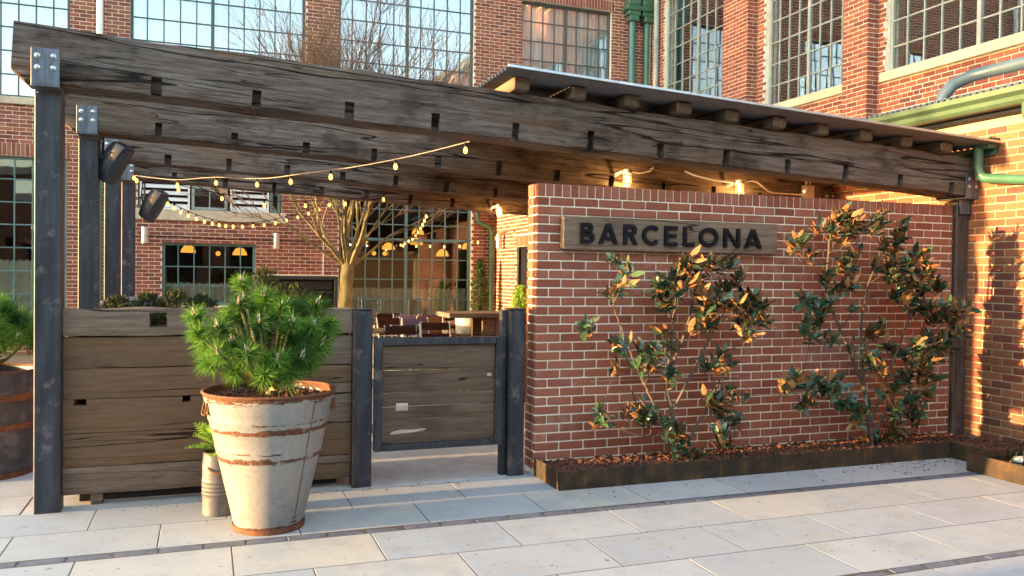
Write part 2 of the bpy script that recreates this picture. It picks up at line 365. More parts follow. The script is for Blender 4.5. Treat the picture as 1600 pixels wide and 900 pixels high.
# foliage
MT['magnolia'] = leaf_mat('magnolia_leaf', (.030, .062, .030), (.23, .105, .032), .35, .26)
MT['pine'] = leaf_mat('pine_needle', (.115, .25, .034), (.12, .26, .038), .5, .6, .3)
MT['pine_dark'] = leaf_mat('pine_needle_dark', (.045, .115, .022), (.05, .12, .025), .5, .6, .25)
MT['juniper'] = leaf_mat('juniper_leaf', (.05, .058, .02), (.052, .058, .022), .35, .9)
MT['evergreen'] = leaf_mat('evergreen_leaf', (.035, .065, .018), (.04, .06, .02), .4, .6)
MT['bright_leaf'] = leaf_mat('bright_leaf', (.20, .36, .035), (.20, .34, .05), .25, .45, .35)
MT['candle'] = plain('pine_candle', (.52, .40, .30), .7, 0, .15, 60)
MT['bark'] = plain('tree_bark', (.19, .165, .075), .9, 0, .6, 6, .9)
MT['twig'] = plain('twig_bark', (.115, .078, .054), .9, 0, .3, 30, .3)
MT['mag_bark'] = plain('magnolia_bark', (.085, .066, .045), .85, 0, .3, 30, .4)

# ================================================================ brickwork and walls
BL, BC = .2032, .0682
def _brick_mesh(mat, jit):
    m = MB(); m.cbox((0, .022, 0), (.1935, .045, .0578), .0045, jit=jit); return m.mesh('brick', mat)
random.seed(5)
BRK = {k: [_brick_mesh(MT[k], .0009) for _ in range(4)] for k in ('brick_new', 'brick_old', 'brick_sun')}
BV = {k: [[v.co.copy() for v in me.vertices] for me in BRK[k]] for k in BRK}
BF = [tuple(p.vertices) for p in BRK['brick_new'][0].polygons]
def clip(a, c, ops):
    segs = [(a, c)]
    for o0, o1 in ops:
        new = []
        for s0, s1 in segs:
            if o1 <= s0 or o0 >= s1: new.append((s0, s1)); continue
            if o0 > s0: new.append((s0, o0))
            if o1 < s1: new.append((o1, s1))
        segs = new
    return [s for s in segs if s[1] - s[0] > .028]
def brickwork(parent, O, ang, W, H, key, openings=(), n_obj=0, z0=0, soldiers=(), shift=0.0, rnd=1, header_every=0, rowlock=None, skip=None):
    """bricks on a wall face. O: lower left corner of the face, ang: 0 faces -Y, -90 faces -X (u runs towards -Y)"""
    O = Vector(O); rm = Matrix.Rotation(R(ang), 4, 'Z'); U = rm @ Vector((1, 0, 0)); rr = random.Random(rnd); L = []
    ops = list(openings) + [(a, c, d, e) for a, c, d, e in soldiers]
    nc = int(H / BC + .001)
    for i in range(nc):
        zc = (i + .5) * BC; hd = header_every and i % header_every == header_every // 2
        st = BL / 2 if hd else BL
        cur = [(a, c) for a, c, d, e in ops if d < zc < e]
        off = (.5 * st if i % 2 else 0) + shift; u = -off - st
        while u < W:
            for s0, s1 in clip(max(u + .005, 0), min(u + st - .005, W), cur): L.append(((s0 + s1) / 2, zc, s1 - s0, .0578))
            u += st
    for a, c, d, e in soldiers:
        k = max(1, round((c - a) / BC)); p = (c - a) / k
        for i in range(k): L.append((a + (i + .5) * p, (d + e) / 2, p - .01, (e - d) - .01))
    if rowlock:
        k = round(W / BC); p = W / k
        for i in range(k): L.append(((i + .5) * p, H + rowlock / 2, p - .0095, rowlock - .008))
    items = []
    for uc, zc, ln, ht in L:
        p = O + U * uc + Vector((0, 0, zc))
        if skip and skip(p): continue
        q = px(p); items.append(((ln * ht / q[2] ** 2) if q and inframe(p) else 0, p, ln, ht))
    items.sort(key=lambda t: -t[0])
    rest = MB()
    for k, (sc, p, ln, ht) in enumerate(items):
        va = rr.randrange(4); p = p + (rm @ Vector((0, rr.uniform(-.0015, .0015), 0))); sx, sz = ln / .1935, ht / .0578
        if k < n_obj and sc > 0: inst(BRK[key][va], 'brick', parent, p, (0, 0, R(ang)), (sx, 1, sz))
        else: rest.add([p + (rm @ Vector((v.x * sx, v.y, v.z * sz))) for v in BV[key][va]], BF)
    if rest.v: stuff(rest.build('brickwork', MT[key], parent))
def slab_wall(name, parent, O, ang, W, H, T, openings, mat, inset=.007):
    """wall core with real openings; its face lies inset behind the brick faces"""
    O = Vector(O); rm = Matrix.Rotation(R(ang), 4, 'Z')
    us = sorted({0, W, *[a for o in openings for a in o[:2]]}); zs = sorted({0, H, *[a for o in openings for a in o[2:4]]})
    us = [u for u in us if 0 <= u <= W]; zs = [z for z in zs if 0 <= z <= H]
    solid = lambda i, j: 0 <= i < len(us) - 1 and 0 <= j < len(zs) - 1 and not any(o[0] < (us[i] + us[i + 1]) / 2 < o[1] and o[2] < (zs[j] + zs[j + 1]) / 2 < o[3] for o in openings)
    m = MB(); P = lambda u, y, z: O + rm @ Vector((u, y, z))
    for i in range(len(us) - 1):
        for j in range(len(zs) - 1):
            if not solid(i, j): continue
            a, c, d, e = us[i], us[i + 1], zs[j], zs[j + 1]; y0, y1 = inset, T
            m.add([P(a, y0, d), P(c, y0, d), P(c, y0, e), P(a, y0, e)], [(0, 1, 2, 3)])
            m.add([P(a, y1, d), P(c, y1, d), P(c, y1, e), P(a, y1, e)], [(3, 2, 1, 0)])
            for di, dj, q in ((-1, 0, ((a, d), (a, e))), (1, 0, ((c, e), (c, d))), (0, -1, ((c, d), (a, d))), (0, 1, ((a, e), (c, e)))):
                if not solid(i + di, j + dj):
                    (u0, w0), (u1, w1) = q; m.add([P(u0, y0, w0), P(u1, y0, w1), P(u1, y1, w1), P(u0, y1, w0)], [(0, 1, 2, 3)])
    return m.build(name, mat, parent)
PANE = {}
def window(parent, O, ang, W, cols, rows, mains, mat, glass, transoms=(), fr=.05, mw=.022, label=None):
    """steel window. cols / rows: pane edges; mains: heavy mullions; window > pane"""
    O = Vector(O); rm = Matrix.Rotation(R(ang), 4, 'Z'); H = rows[-1]
    m = MB()
    def bar(u0, u1, z0, z1, d):
        c = O + rm @ Vector(((u0 + u1) / 2, 0, (z0 + z1) / 2)); m.cbox(c, (u1 - u0, d, z1 - z0), .003, rm.to_3x3())
    bar(0, fr, 0, H, .07); bar(W - fr, W, 0, H, .07); bar(fr, W - fr, 0, fr, .066); bar(fr, W - fr, H - fr, H, .066)
    for i, u in enumerate(cols[1:-1], 1):
        w = .06 if i in mains else mw; bar(u - w / 2, u + w / 2, fr, H - fr, .06 if i in mains else .036)
    for j, z in enumerate(rows[1:-1], 1):
        w = .055 if j in transoms else mw; bar(fr, W - fr, z - w / 2, z + w / 2, .052 if j in transoms else .032)
    wn = m.build('window', mat, parent)
    if label: wn['label'] = label
    rest = MB(); rr = random.Random(len(WP))
    for i in range(len(cols) - 1):
        for j in range(len(rows) - 1):
            w, h = cols[i + 1] - cols[i], rows[j + 1] - rows[j]; c = O + rm @ Vector(((cols[i] + cols[i + 1]) / 2, 0, (rows[j] + rows[j + 1]) / 2))
            if inframe(c, 0):
                k = (glass.name, round(w, 3), round(h, 3))
                if k not in PANE:
                    q = MB(); q.box(-w / 2 + .004, w / 2 - .004, -.002, .002, -h / 2 + .004, h / 2 - .004); PANE[k] = q.mesh('pane', glass)
                inst(PANE[k], 'pane', wn, c, (R(rr.gauss(0, .35)), 0, R(ang + rr.gauss(0, .35))))
            else:
                q = MB(); q.box(-w / 2 + .004, w / 2 - .004, -.002, .002, -h / 2 + .004, h / 2 - .004)
                rest.add([c + rm @ v for v in q.v], q.f)
    if rest.v: stuff(rest.build('pane', glass, wn))
    return wn
def curtain(parent, O, ang, W, H, mat, name='curtain', pitch=.09, amp=.022):
    O = Vector(O); rm = Matrix.Rotation(R(ang), 4, 'Z'); m = MB(); n = max(8, int(W / pitch * 8)); rr = random.Random(int(W * 1000)); ph = 0
    top = []
    for i in range(n + 1):
        u = W * i / n; ph += 2 * math.pi / 8 * rr.uniform(.55, 1.5); top.append((u, amp * math.sin(ph) * rr.uniform(.6, 1.2)))
    k = len(m.v)
    for z, g in ((H, .55), (H * .5, .9), (0, 1.1)):
        for u, y in top: m.v.append(O + rm @ Vector((u, y * g, z)))
    for r_ in range(2):
        for i in range(n): a = k + r_ * (n + 1) + i; m.f.append((a, a + n + 1, a + n + 2, a + 1))
    return m.build(name, mat, parent, 'all')
def edges(W, n, off=0): return [W * i / n for i in range(n + 1)]

# ================================================================ ground, paving
g = struct(one(lambda m: m.add([(-150, -150, -.06), (150, -150, -.06), (150, 150, -.06), (-150, 150, -.06)], [(0, 1, 2, 3)]), 'ground', MT['asphalt']))
yard = struct(boxo('courtyard_floor', MT['concrete'], None, -1.05, 6.56, 5.717, 16.2, -.055, -.001, .002))
pave = struct(boxo('pavement', MT['joint'], None, -6, 6.56, -1.0, 5.716, -.05, -.0017, .001))
pave2 = struct(boxo('side_path', MT['joint'], None, -6, -1.051, 5.717, 16.2, -.049, -.0019, .001))
random.seed(21)
SLAB = []
for k in range(4):
    m = MB(); m.cbox((0, 0, -.02), (.7525, .4595, .04), .0014, jit=.0004); SLAB.append(m.mesh('paving_slab', MT['slab']))
def slab_row(parent, y0, y1, x0, joint, xmax):
    x = joint
    while x > x0: x -= .757
    while x < xmax:
        a, c = max(x, x0), min(x + .757, xmax)
        if c - a > .06:
            inst(random.choice(SLAB), 'paving_slab', parent, ((a + c) / 2, (y0 + y1) / 2, random.uniform(-.0002, .0004)), (R(random.gauss(0, .012)), R(random.gauss(0, .012)), random.choice((0, math.pi))), ((c - a - .0075) / .752, (y1 - y0 - .007) / .459, 1))
        x += .757
ROWS = [(5.262, 5.714, -.63), (4.812, 5.258, -.24), (4.247, 4.716, -.62), (3.783, 4.243, -.24), (3.320, 3.779, -.62), (2.79, 3.25, -.24), (2.33, 2.786, -.62), (1.87, 2.326, -.24), (1.41, 1.866, -.62)]
for y0, y1, j in ROWS: slab_row(pave, y0, y1, -3.2, j, 6.5)
for k in range(9): slab_row(pave2, 5.72 + k * .463, 6.18 + k * .463, -3.4, -.25 if k % 2 else -.63, -1.055)
SETT = []
for k in range(3):
    m = MB(); m.cbox((0, 0, -.02), (.214, .082, .04), .004, jit=.0018); SETT.append(m.mesh('slate_sett', MT['sett']))
for y0, y1 in ((4.720, 4.808), (3.254, 3.316)):
    x = -3.1
    while x < 6.4:
        inst(random.choice(SETT), 'slate_sett', pave, (x + .11, (y0 + y1) / 2, random.uniform(-.0006, .0002)), (0, 0, R(random.gauss(0, .3))), (1, (y1 - y0 - .006) / .082, 1)); x += .221

# ================================================================ back building
YF = 16.2; XB0 = -9.0; XT = 9.1
bb = thing('factory_building', 'long red brick factory building with tall gridded windows behind the courtyard', 'building', (0, YF, 0))
u = lambda x: x - XB0
ZU0, NRU, PRU = 4.40, 7, .402
ZU1 = ZU0 + NRU * PRU
UW = [(-8.4, -5.75, 10, (5,)), (-4.9, -2.246, 10, (5,)), (-1.298, 1.741, 11, (5,)), (2.365, 5.10, 10, (5,)), (6.124, 8.217, 8, (4,))]
LWIN = (-5.0, -2.277, .25, 3.40); WWIN = (2.40, 5.09, .15, 3.42); MWIN = (-.753, .868, .85, 1.99); LOUV = (-1.157, 1.33, 2.587, 3.35); SERV = (.873, 2.389, .25, 1.41)
ops = [(u(a), u(c), ZU0, ZU1) for a, c, _, _ in UW] + [(u(o[0]), u(o[1]), o[2], o[3]) for o in (LWIN, WWIN, MWIN, LOUV, SERV)]
slab_wall('wall', bb, (XB0, YF, 0), 0, XT + .4 - XB0, 9.2, .35, ops, MT['mortar'])
sold = [(u(a) - .05, u(c) + .05, ZU1, ZU1 + .22) for a, c, _, _ in UW] + [(u(o[0]) - .05, u(o[1]) + .05, o[3], o[3] + .22) for o in (LWIN, WWIN)]
bands = [(0, u(XT + .4), 4.27, 4.40), (u(-1.25), u(1.42), 2.384, 2.587)]
brickwork(bb, (XB0, YF, 0), 0, u(XT + .02), 9.2, 'brick_old', ops + bands, 0, soldiers=sold, rnd=4)
for a, c, _, _ in UW:
    boxo('sill', MT['stone'], bb, a - .06, c + .06, YF - .05, YF + .22, 4.272, 4.398, .008)
boxo('sill', MT['stone'], bb, -1.24, 1.41, YF - .05, YF + .22, 2.386, 2.585, .01)
for x0, x1 in zip([XB0] + [c + .062 for _, c, _, _ in UW], [a - .062 for a, _, _, _ in UW] + [XT]):
    boxo('stone_band', MT['stone'], bb, x0, x1, YF - .012, YF + .1, 4.275, 4.395, .006)
boxo('cornice', MT['stone'], bb, XB0, XT + .3, YF - .16, YF + .3, 9.201, 9.5, .03)
boxo('roof', MT['concrete'], bb, XB0, XT + .4, YF + .36, YF + 8, 9.0, 9.2, .02)
boxo('upper_floor', MT['concrete'], bb, XB0, XT + .4, YF + .36, YF + 8, 3.75, 4.1, .02)
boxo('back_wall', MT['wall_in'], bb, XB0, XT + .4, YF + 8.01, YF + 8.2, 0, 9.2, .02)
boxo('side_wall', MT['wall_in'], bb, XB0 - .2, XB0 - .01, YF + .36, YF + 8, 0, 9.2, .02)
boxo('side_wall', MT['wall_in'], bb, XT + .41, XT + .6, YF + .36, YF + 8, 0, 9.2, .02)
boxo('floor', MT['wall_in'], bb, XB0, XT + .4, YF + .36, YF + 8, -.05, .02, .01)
for a, c, n, mains in UW:
    window(bb, (a, YF + .14, ZU0), 0, c - a, edges(c - a, n), edges(ZU1 - ZU0, NRU), mains, MT['muntin_dark'], MT['glass_sky'])
    curtain(bb, (a - .05, YF + .225, ZU0 - .1), 0, c - a + .1, ZU1 - ZU0 + .2, MT['sheer'], pitch=.10, amp=.03)
def lowwin(o, n, mains, nr, tr, ctop):
    w, h = o[1] - o[0], o[3] - o[2]
    window(bb, (o[0], YF + .12, o[2]), 0, w, edges(w, n), nr, mains, MT['muntin'], MT['glass_dark'], tr)
    curtain(bb, (o[0] + .02, YF + .30, o[2] + .02), 0, w - .04, ctop - o[2], MT['curtain'], pitch=.11, amp=.03)
    one(lambda m: m.tube([(o[0], YF + .30, ctop + .01), (o[1], YF + .30, ctop + .01)], .008, 6), 'curtain_rod', MT['black'], bb)
rz = lambda o, zs: [0] + [z - o[2] for z in zs] + [o[3] - o[2]]
lowwin(LWIN, 10, (5,), rz(LWIN, (.65, 1.04, 1.44, 1.84, 2.235, 2.62, 3.01)), (), 1.615)
lowwin(WWIN, 10, (5,), rz(WWIN, (.56, .965, 1.36, 1.762, 2.15, 2.45, 2.75, 3.05)), (5,), 1.17)
lowwin(MWIN, 6, (), rz(MWIN, (1.21, 1.555)), (), 1.235)
boxo('plinth', MT['white'], bb, 2.42, 5.07, YF - .03, YF + .1, .02, .149, .005)
# louvres and small window over the dining room
boxo('louvre_backing', MT['dark'], bb, -1.15, 1.32, YF + .2, YF + .24, 2.59, 3.34, .002)
for x0, x1 in ((-1.13, -.29), (.41, 1.10)):
    one(lambda m: [m.cbox(((x0 + x1) / 2, YF + .09, z), (x1 - x0, .05, .03), .003) for z in (2.605, 3.33)] + [m.cbox((x, YF + .09, 2.965), (.035, .05, .69), .003) for x in (x0 + .017, x1 - .017)], 'louvre_frame', MT['white'], bb)
    for k in range(6):
        one(lambda m: m.cbox(((x0 + x1) / 2, YF + .10, 2.66 + k * .115), (x1 - x0 - .075, .012, .085), .002, Matrix.Rotation(R(-38), 3, 'X')), 'louvre_slat', MT['white'], bb)
wl = window(bb, (-.26, YF + .1, 2.6), 0, .62, [0, .31, .62], [0, .73], (), MT['muntin_grey'], MT['glass_dark'])
window(bb, (1.12, YF + .1, 2.6), 0, .19, [0, .19], [0, .73], (), MT['muntin'], MT['glass_dark'])
# service hatch with roller shutter box
one(lambda m: [m.cbox((x, YF + .05, .83), (.06, .12, 1.14), .006) for x in (.905, 2.357)] + [m.cbox((1.631, YF + .05, 1.37), (1.39, .12, .06), .006)], 'hatch_frame', MT['steel'], bb)
boxo('hatch_shutter', MT['dark'], bb, .94, 2.32, YF + .10, YF + .18, 1.13, 1.335, .03)
boxo('hatch_rail', MT['steel'], bb, .94, 2.32, YF + .06, YF + .12, 1.08, 1.12, .01)
boxo('hatch_back', MT['dark'], bb, .87, 2.39, YF + .30, YF + .34, .25, 1.42, .01)
boxo('hatch_counter', MT['steel'], bb, .95, 2.31, YF - .12, YF + .28, .30, .36, .01)
# things on and in the back building
def pipe(name, label, pts, r, mat, cat='pipe', group=None, clamps=()):
    t = thing(name, label, cat, pts[0], group)
    one(lambda m: m.tube(pts, r, 12), 'tube', mat, t, True)
    for c in clamps: one(lambda m: m.lathe([(r + .001, -.015), (r + .008, -.015), (r + .008, .015), (r + .001, .015)], 14, c), 'clamp', mat, t)
    return t
pipe('drain_pipe', 'teal downpipe on the brick factory front, seen behind the left pergola posts', [(-1.76, YF - .07, .02), (-1.76, YF - .07, 5.25)], .05, MT['teal'], clamps=[(-1.76, YF - .07, z) for z in (.8, 2.4, 4.0)])
pipe('drain_pipe', 'white upper downpipe on brick pier, above the left end of the pergola', [(-1.77, YF - .07, 5.26), (-1.77, YF - .07, 9.1)], .055, MT['white'], clamps=[(-1.77, YF - .07, z) for z in (5.4, 7.0)])
pipe('conduit', 'thin white vertical conduit on brick above the dark service hatch', [(2.105, YF - .02, 1.43), (2.105, YF - .02, 2.52)], .012, MT['white'], 'conduit')
pipe('cable', 'thin black cable running along brick between the two wall lamps', [(-1.02, YF - .012, 2.10), (-.4, YF - .012, 2.095), (.4, YF - .012, 2.07), (1.12, YF - .012, 2.075), (2.25, YF - .012, 2.055)], .007, MT['black'], 'cable')
def sconce(x, y, z, ang, label):
    t = thing('wall_lamp', label, 'lamp', (x, y, z), 'cylinder wall lamps'); rm = Matrix.Rotation(R(ang), 3, 'Z'); c = Vector((x, y, z)) + rm @ Vector((0, -.11, 0))
    one(lambda m: m.lathe([(.0, -.145), (.052, -.145), (.056, -.14), (.056, .14), (.052, .145), (.0, .145)], 18, c), 'shade', MT['conduit'], t, True)
    one(lambda m: m.tube([Vector((x, y, z)) + rm @ Vector((0, .0, 0)), Vector((x, y, z)) + rm @ Vector((0, -.06, 0))], .022, 10), 'arm', MT['conduit'], t)
    one(lambda m: m.tube([Vector((x, y, z)) + rm @ Vector((0, .004, 0)), Vector((x, y, z)) + rm @ Vector((0, -.012, 0))], .045, 14), 'back_plate', MT['conduit'], t)
sconce(-1.03, YF, 2.105, 0, 'pale cylinder wall lamp on brick beside the small loudspeaker')
sconce(1.23, YF, 2.06, 0, 'pale cylinder wall lamp on brick left of the bare tree')
def pendant(x, y, z, label, r=.14, ceil=3.74):
    t = thing('pendant_lamp', label, 'lamp', (x, y, z), 'pendant lamps in the dining room')
    one(lambda m: m.lathe([(.02, .15), (r * .55, .13), (r * .9, .06), (r, 0), (r * .97, 0), (r * .85, .055), (r * .5, .12), (.01, .14)], 18, (x, y, z)), 'lamp_shade', MT['lamp_orange'], t, True)
    one(lambda m: m.tube([(x, y, z + .14), (x, y, ceil)], .006, 5), 'cord', MT['black'], t)
for x, y, z, l in ((-.33, 17.2, 1.83, 'left orange dome lamp behind the small dark window'), (.62, 17.3, 1.80, 'right orange dome lamp behind the small dark window'),
                   (3.62, 17.4, 1.98, 'orange dome lamp left of the thick mullion in the big restaurant window'), (4.20, 17.3, 2.10, 'upper orange dome lamp just right of the thick window mullion'),
                   (4.86, 17.6, 1.87, 'low orange dome lamp in the middle right of the big restaurant window'), (5.62, 18.2, 2.06, 'orange dome lamp at the right edge of the big restaurant window'),
                   (4.45, 18.2, 2.36, 'highest orange dome lamp in the big restaurant window')):
    pendant(x, y, z, l)
for x, z, l in ((-3.02, 2.24, 'small round lamp glowing in the far left window'), (.22, 1.83, 'small round lamp between the dome lamps of the small window'), (3.35, 1.9, 'left small globe lamp low in the big restaurant window'), (3.58, 1.9, 'right small globe lamp low in the big restaurant window')):
    t = thing('globe_lamp', l, 'lamp', (x, 17.6, z)); one(lambda m: m.lathe([(.001, -.05), (.035, -.036), (.05, 0), (.035, .036), (.001, .05)], 12, (x, 17.6, z)), 'globe', MT['lamp_orange'], t, True)
    one(lambda m: m.tube([(x, 17.6, z + .05), (x, 17.6, 3.74)], .005, 5), 'cord', MT['black'], t)
# big-leaved plant inside the far left window
t = thing('indoor_plant', 'broad leaved house plant inside the far left window', 'plant', (-3.0, 17.0, 0))
one(lambda m: m.lathe([(.001, .02), (.16, .02), (.2, .5), (.17, .5), (.15, .45), (.001, .45)], 16, (-2.85, 17.0, 0)), 'pot', MT['black'], t, True)
for k in range(9):
    a = k * 2.4; z = 1.15 + .1 * k; ml = MB(); d = Vector((math.cos(a), math.sin(a), .5)).normalized(); sd = d.cross(Vector((0, 0, 1))).normalized(); c = Vector((-2.85, 17.0, z))
    ml.tube([(-2.85, 17.0, .44), c], .01, 5)
    ml.add([c, c + d * .18 + sd * .09, c + d * .42, c + d * .18 - sd * .09], [(0, 1, 2, 3)]); ml.build('leaf', MT['bright_leaf'], t)

# ================================================================ right wing (tall) and low building
tw = thing('factory_wing', 'tall brick factory wing with slanting rows of gridded windows, upper right', 'building', (XT, 10, 0))
YW1 = 16.195; vy = lambda y: YW1 - y
TZ0, TP, TN = 4.45, .37, 8
TWIN = [(13.20, 15.55, 8, (4,)), (10.10, 12.10, 8, (4,)), (6.45, 9.36, 10, (5,)), (2.9, 5.5, 10, (5,))]
ops = [(vy(c), vy(a), TZ0, TZ0 + TN * TP) for a, c, _, _ in TWIN]
slab_wall('wall', tw, (XT, YW1, 3.0), -90, YW1 + 2, 6.2, .35, [(a, c, d - 3, e - 3) for a, c, d, e in ops], MT['mortar'])
sills = [(vy(c) - .04, vy(a) + .04, 4.31 - 3.0, 4.45 - 3.0) for a, c, _, _ in TWIN]
PIL = [(12.32, 13.08), (9.48, 9.98), (5.72, 6.3)]
brickwork(tw, (XT, YW1, 3.0), -90, YW1 + 2, 6.2, 'brick_old', [(a, c, d - 3, e - 3) for a, c, d, e in ops] + sills + [(vy(c), vy(a), 0, 7) for a, c in PIL], 240, rnd=7, header_every=6,
          soldiers=[(vy(c) - .04, vy(a) + .04, TZ0 - 3 + TN * TP, TZ0 - 3 + TN * TP + .22) for a, c, _, _ in TWIN])
for a, c, n, mains in TWIN:
    boxo('sill', MT['stone'], tw, XT - .06, XT + .2, a - .045, c + .045, 4.312, 4.448, .008)
    W = c - a
    window(tw, (XT + .13, c, TZ0), -90, W, edges(W, n), edges(TN * TP, TN), mains, MT['muntin_grey'], MT['glass_wing'])
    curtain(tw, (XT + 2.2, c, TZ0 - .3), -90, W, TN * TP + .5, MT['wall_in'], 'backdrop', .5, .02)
for a, c in PIL:                    # pilasters standing proud of the window wall
    boxo('pilaster', MT['mortar'], tw, XT - .193, XT - .001, a + .007, c - .007, 3.0, 9.2, .002)
    brickwork(tw, (XT - .2, c, 3.0), -90, c - a, 6.2, 'brick_old', (), 60, rnd=8)
    brickwork(tw, (XT - .2 + .012, a, 3.0), 0, .186, 6.2, 'brick_old', (), 0, rnd=9)
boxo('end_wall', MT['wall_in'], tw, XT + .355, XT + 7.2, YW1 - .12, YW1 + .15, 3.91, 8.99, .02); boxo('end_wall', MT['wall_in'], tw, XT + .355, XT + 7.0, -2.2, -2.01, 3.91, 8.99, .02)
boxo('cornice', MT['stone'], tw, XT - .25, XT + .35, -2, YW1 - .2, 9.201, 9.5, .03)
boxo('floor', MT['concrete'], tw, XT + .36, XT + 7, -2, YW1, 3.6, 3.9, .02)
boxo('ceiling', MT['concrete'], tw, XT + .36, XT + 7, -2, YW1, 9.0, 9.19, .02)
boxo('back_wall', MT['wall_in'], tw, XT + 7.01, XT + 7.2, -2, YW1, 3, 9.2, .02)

XL = 6.57
lb = thing('low_brick_building', 'low brick building with green gutter at the right edge', 'building', (XL, 6, 0))
slab_wall('wall', lb, (XL, 9.5, 0), -90, 12.5, 2.935, .3, [], MT['mortar_sun'])
brickwork(lb, (XL, 9.5, 0), -90, 12.5, 2.93, 'brick_sun', (), 300, rnd=12)
boxo('fascia', MT['black'], lb, XL - .06, XL + .02, -3, 9.5, 2.94, 3.06, .005)
# inner wing of the courtyard, with a dark door
XI = 5.56
iw = thing('courtyard_wing', 'sunlit low brick wing with dark door at the back right of the courtyard', 'building', (XI, 13, 0))
DOOR = (13.95, 14.86, 0, 2.02)
vi = lambda y: 16.19 - y
dop = [(vi(DOOR[1]), vi(DOOR[0]), 0, 2.02)]
slab_wall('wall', iw, (XI, 16.19, 0), -90, 6.7, 2.75, .3, dop, MT['mortar'])
brickwork(iw, (XI, 16.19, 0), -90, 6.7, 2.75, 'brick_old', dop, 0, rnd=13, soldiers=[(vi(DOOR[1]) - .02, vi(DOOR[0]) + .02, 2.02, 2.23)])
dr = boxo('door', MT['black'], iw, XI + .08, XI + .12, 13.96, 14.85, .01, 2.01, .004)
boxo('door_frame', MT['steel'], iw, XI + .02, XI + .07, 14.80, 14.859, 0, 2.0, .004); boxo('door_handle', MT['bolt'], dr, XI + .04, XI + .08, 14.35, 14.38, .95, 1.15, .006)
boxo('end_wall', MT['mortar'], iw, XI + .01, XL + .3, 9.2, 9.48, 0, 2.75, .003)
boxo('eave', MT['black'], iw, XI - .45, XL + 1, 9.3, 16.1, 2.76, 2.86, .01)
sconce(XI, 15.55, 2.15, -90, 'grey cylinder wall lamp on the sunlit back wall near the dark door')
pipe('drain_pipe', 'dark green downpipe in the courtyard corner beside the columnar shrub', [(5.15, 16.05, 2.74), (5.17, 16.05, 2.55), (5.40, 16.05, 2.45), (5.47, 16.05, 2.35), (5.47, 16.05, .02)], .05, MT['green'])
# corrugated lean-to roof of the low building
def corr(name, parent, mat, x0, x1, z0, z1, y0, y1, pitch=.068, amp=.010, th=.003):
    n = int((y1 - y0) / pitch * 8); m = MB(); k = 0
    for lay in (0, -th):
        for x, z in ((x0, z0), (x1, z1)):
            for i in range(n + 1):
                y = y0 + (y1 - y0) * i / n; m.v.append(Vector((x, y, z + lay + amp * math.sin(2 * math.pi * y / pitch))))
    N = n + 1
    for i in range(n):
        m.f += [(i, i + N, i + N + 1, i + 1), (2 * N + i, 2 * N + i + 1, 3 * N + i + 1, 3 * N + i), (i, i + 1, 2 * N + i + 1, 2 * N + i), (N + i, 3 * N + i, 3 * N + i + 1, N + i + 1)]
    m.f += [(0, 2 * N, 3 * N, N), (n, N + n, 3 * N + n, 2 * N + n)]
    return m.build(name, mat, parent, True)
y = -2.9
while y < 16: corr('roof_panel', lb, MT['galv_roof'], XL - .22, XT - .03, 3.145, 3.42, y, min(y + .82, 16.1), amp=.020); y += .825
gt = thing('roof_gutter', 'faded green box gutter along the low roof, upper right', 'gutter', (6.3, 6, 3.0))
prof = [(XL - .085, 2.985), (XL - .20, 2.985), (XL - .225, 3.01), (XL - .235, 3.045), (XL - .28, 3.075), (XL - .285, 3.12), (XL - .275, 3.12), (XL - .27, 3.08), (XL - .225, 3.05), (XL - .215, 3.015), (XL - .195, 2.995), (XL - .085, 2.995)]
def sweep(m, prof, ya, yb):
    n = len(prof); k = len(m.v); m.v += [Vector((a, ya, c)) for a, c in prof] + [Vector((a, yb, c)) for a, c in prof]
    for i in range(n): j = (i + 1) % n; m.f.append((k + i, k + j, k + n + j, k + n + i))
    m.f += [tuple(k + i for i in range(n)), tuple(k + n + i for i in reversed(range(n)))]
one(lambda m: sweep(m, prof, -2.9, 9.2), 'trough', MT['pale_green'], gt)
for k in range(9): boxo('strap', MT['green'], gt, XL - .27, XL - .09, -1.5 + k * 1.2, -1.47 + k * 1.2, 3.122, 3.13, .001)
pipe('vent_pipe', 'thick blue grey pipe bending down onto the green gutter', [(XL - .14, 5.92, 3.13), (XL - .12, 5.90, 3.22), (XL - .05, 5.86, 3.32), (XL + .05, 5.75, 3.385), (XL + .1, 5.58, 3.40), (XL + .1, 5.2, 3.395), (XL + .1, 3.0, 3.37)], .058, MT['bluepipe'])
pipe('drain_pipe', 'faded green downpipe elbow under the gutter at the right picture edge', [(XL - .15, 5.02, 2.99), (XL - .15, 5.02, 2.90), (XL - .13, 5.0, 2.82), (XL - .06, 4.98, 2.74), (XL - .055, 4.98, .2)], .05, MT['pale_green'])
# green rainwater pipes with hopper heads in the upper corner, and grey conduits beside them
def hopper(x, label, mat, g):
    t = thing('hopper_pipe', label, 'pipe', (x, YF - .12, 3.5), g); y = YF - .12
    one(lambda m: m.tube([(x, y, 3.5), (x, y, 7.05)], .075, 14), 'tube', mat, t, True)
    h = MB()
    for z0, z1, w in ((7.0, 7.12, .11), (7.12, 7.22, .15), (7.22, 7.27, .20), (7.27, 7.34, .18), (7.34, 7.75, .15)): h.cbox((x, y - .02, (z0 + z1) / 2), (w * 2, .2 if w < .2 else .24, z1 - z0), .012)
    h.build('hopper_head', MT['green'], t)
hopper(8.64, 'pale teal rainwater pipe with green hopper head, left of the corner pair', MT['teal'], 'corner rainwater pipes')
hopper(9.0, 'dark green rainwater pipe with hopper head, right of the corner pair', MT['green'], 'corner rainwater pipes')
pipe('conduit', 'slim grey conduit right beside the dark green rainwater pipe', [(XT - .05, 16.05, 3.5), (XT - .05, 16.05, 9)], .04, MT['muntin_grey'], 'conduit')
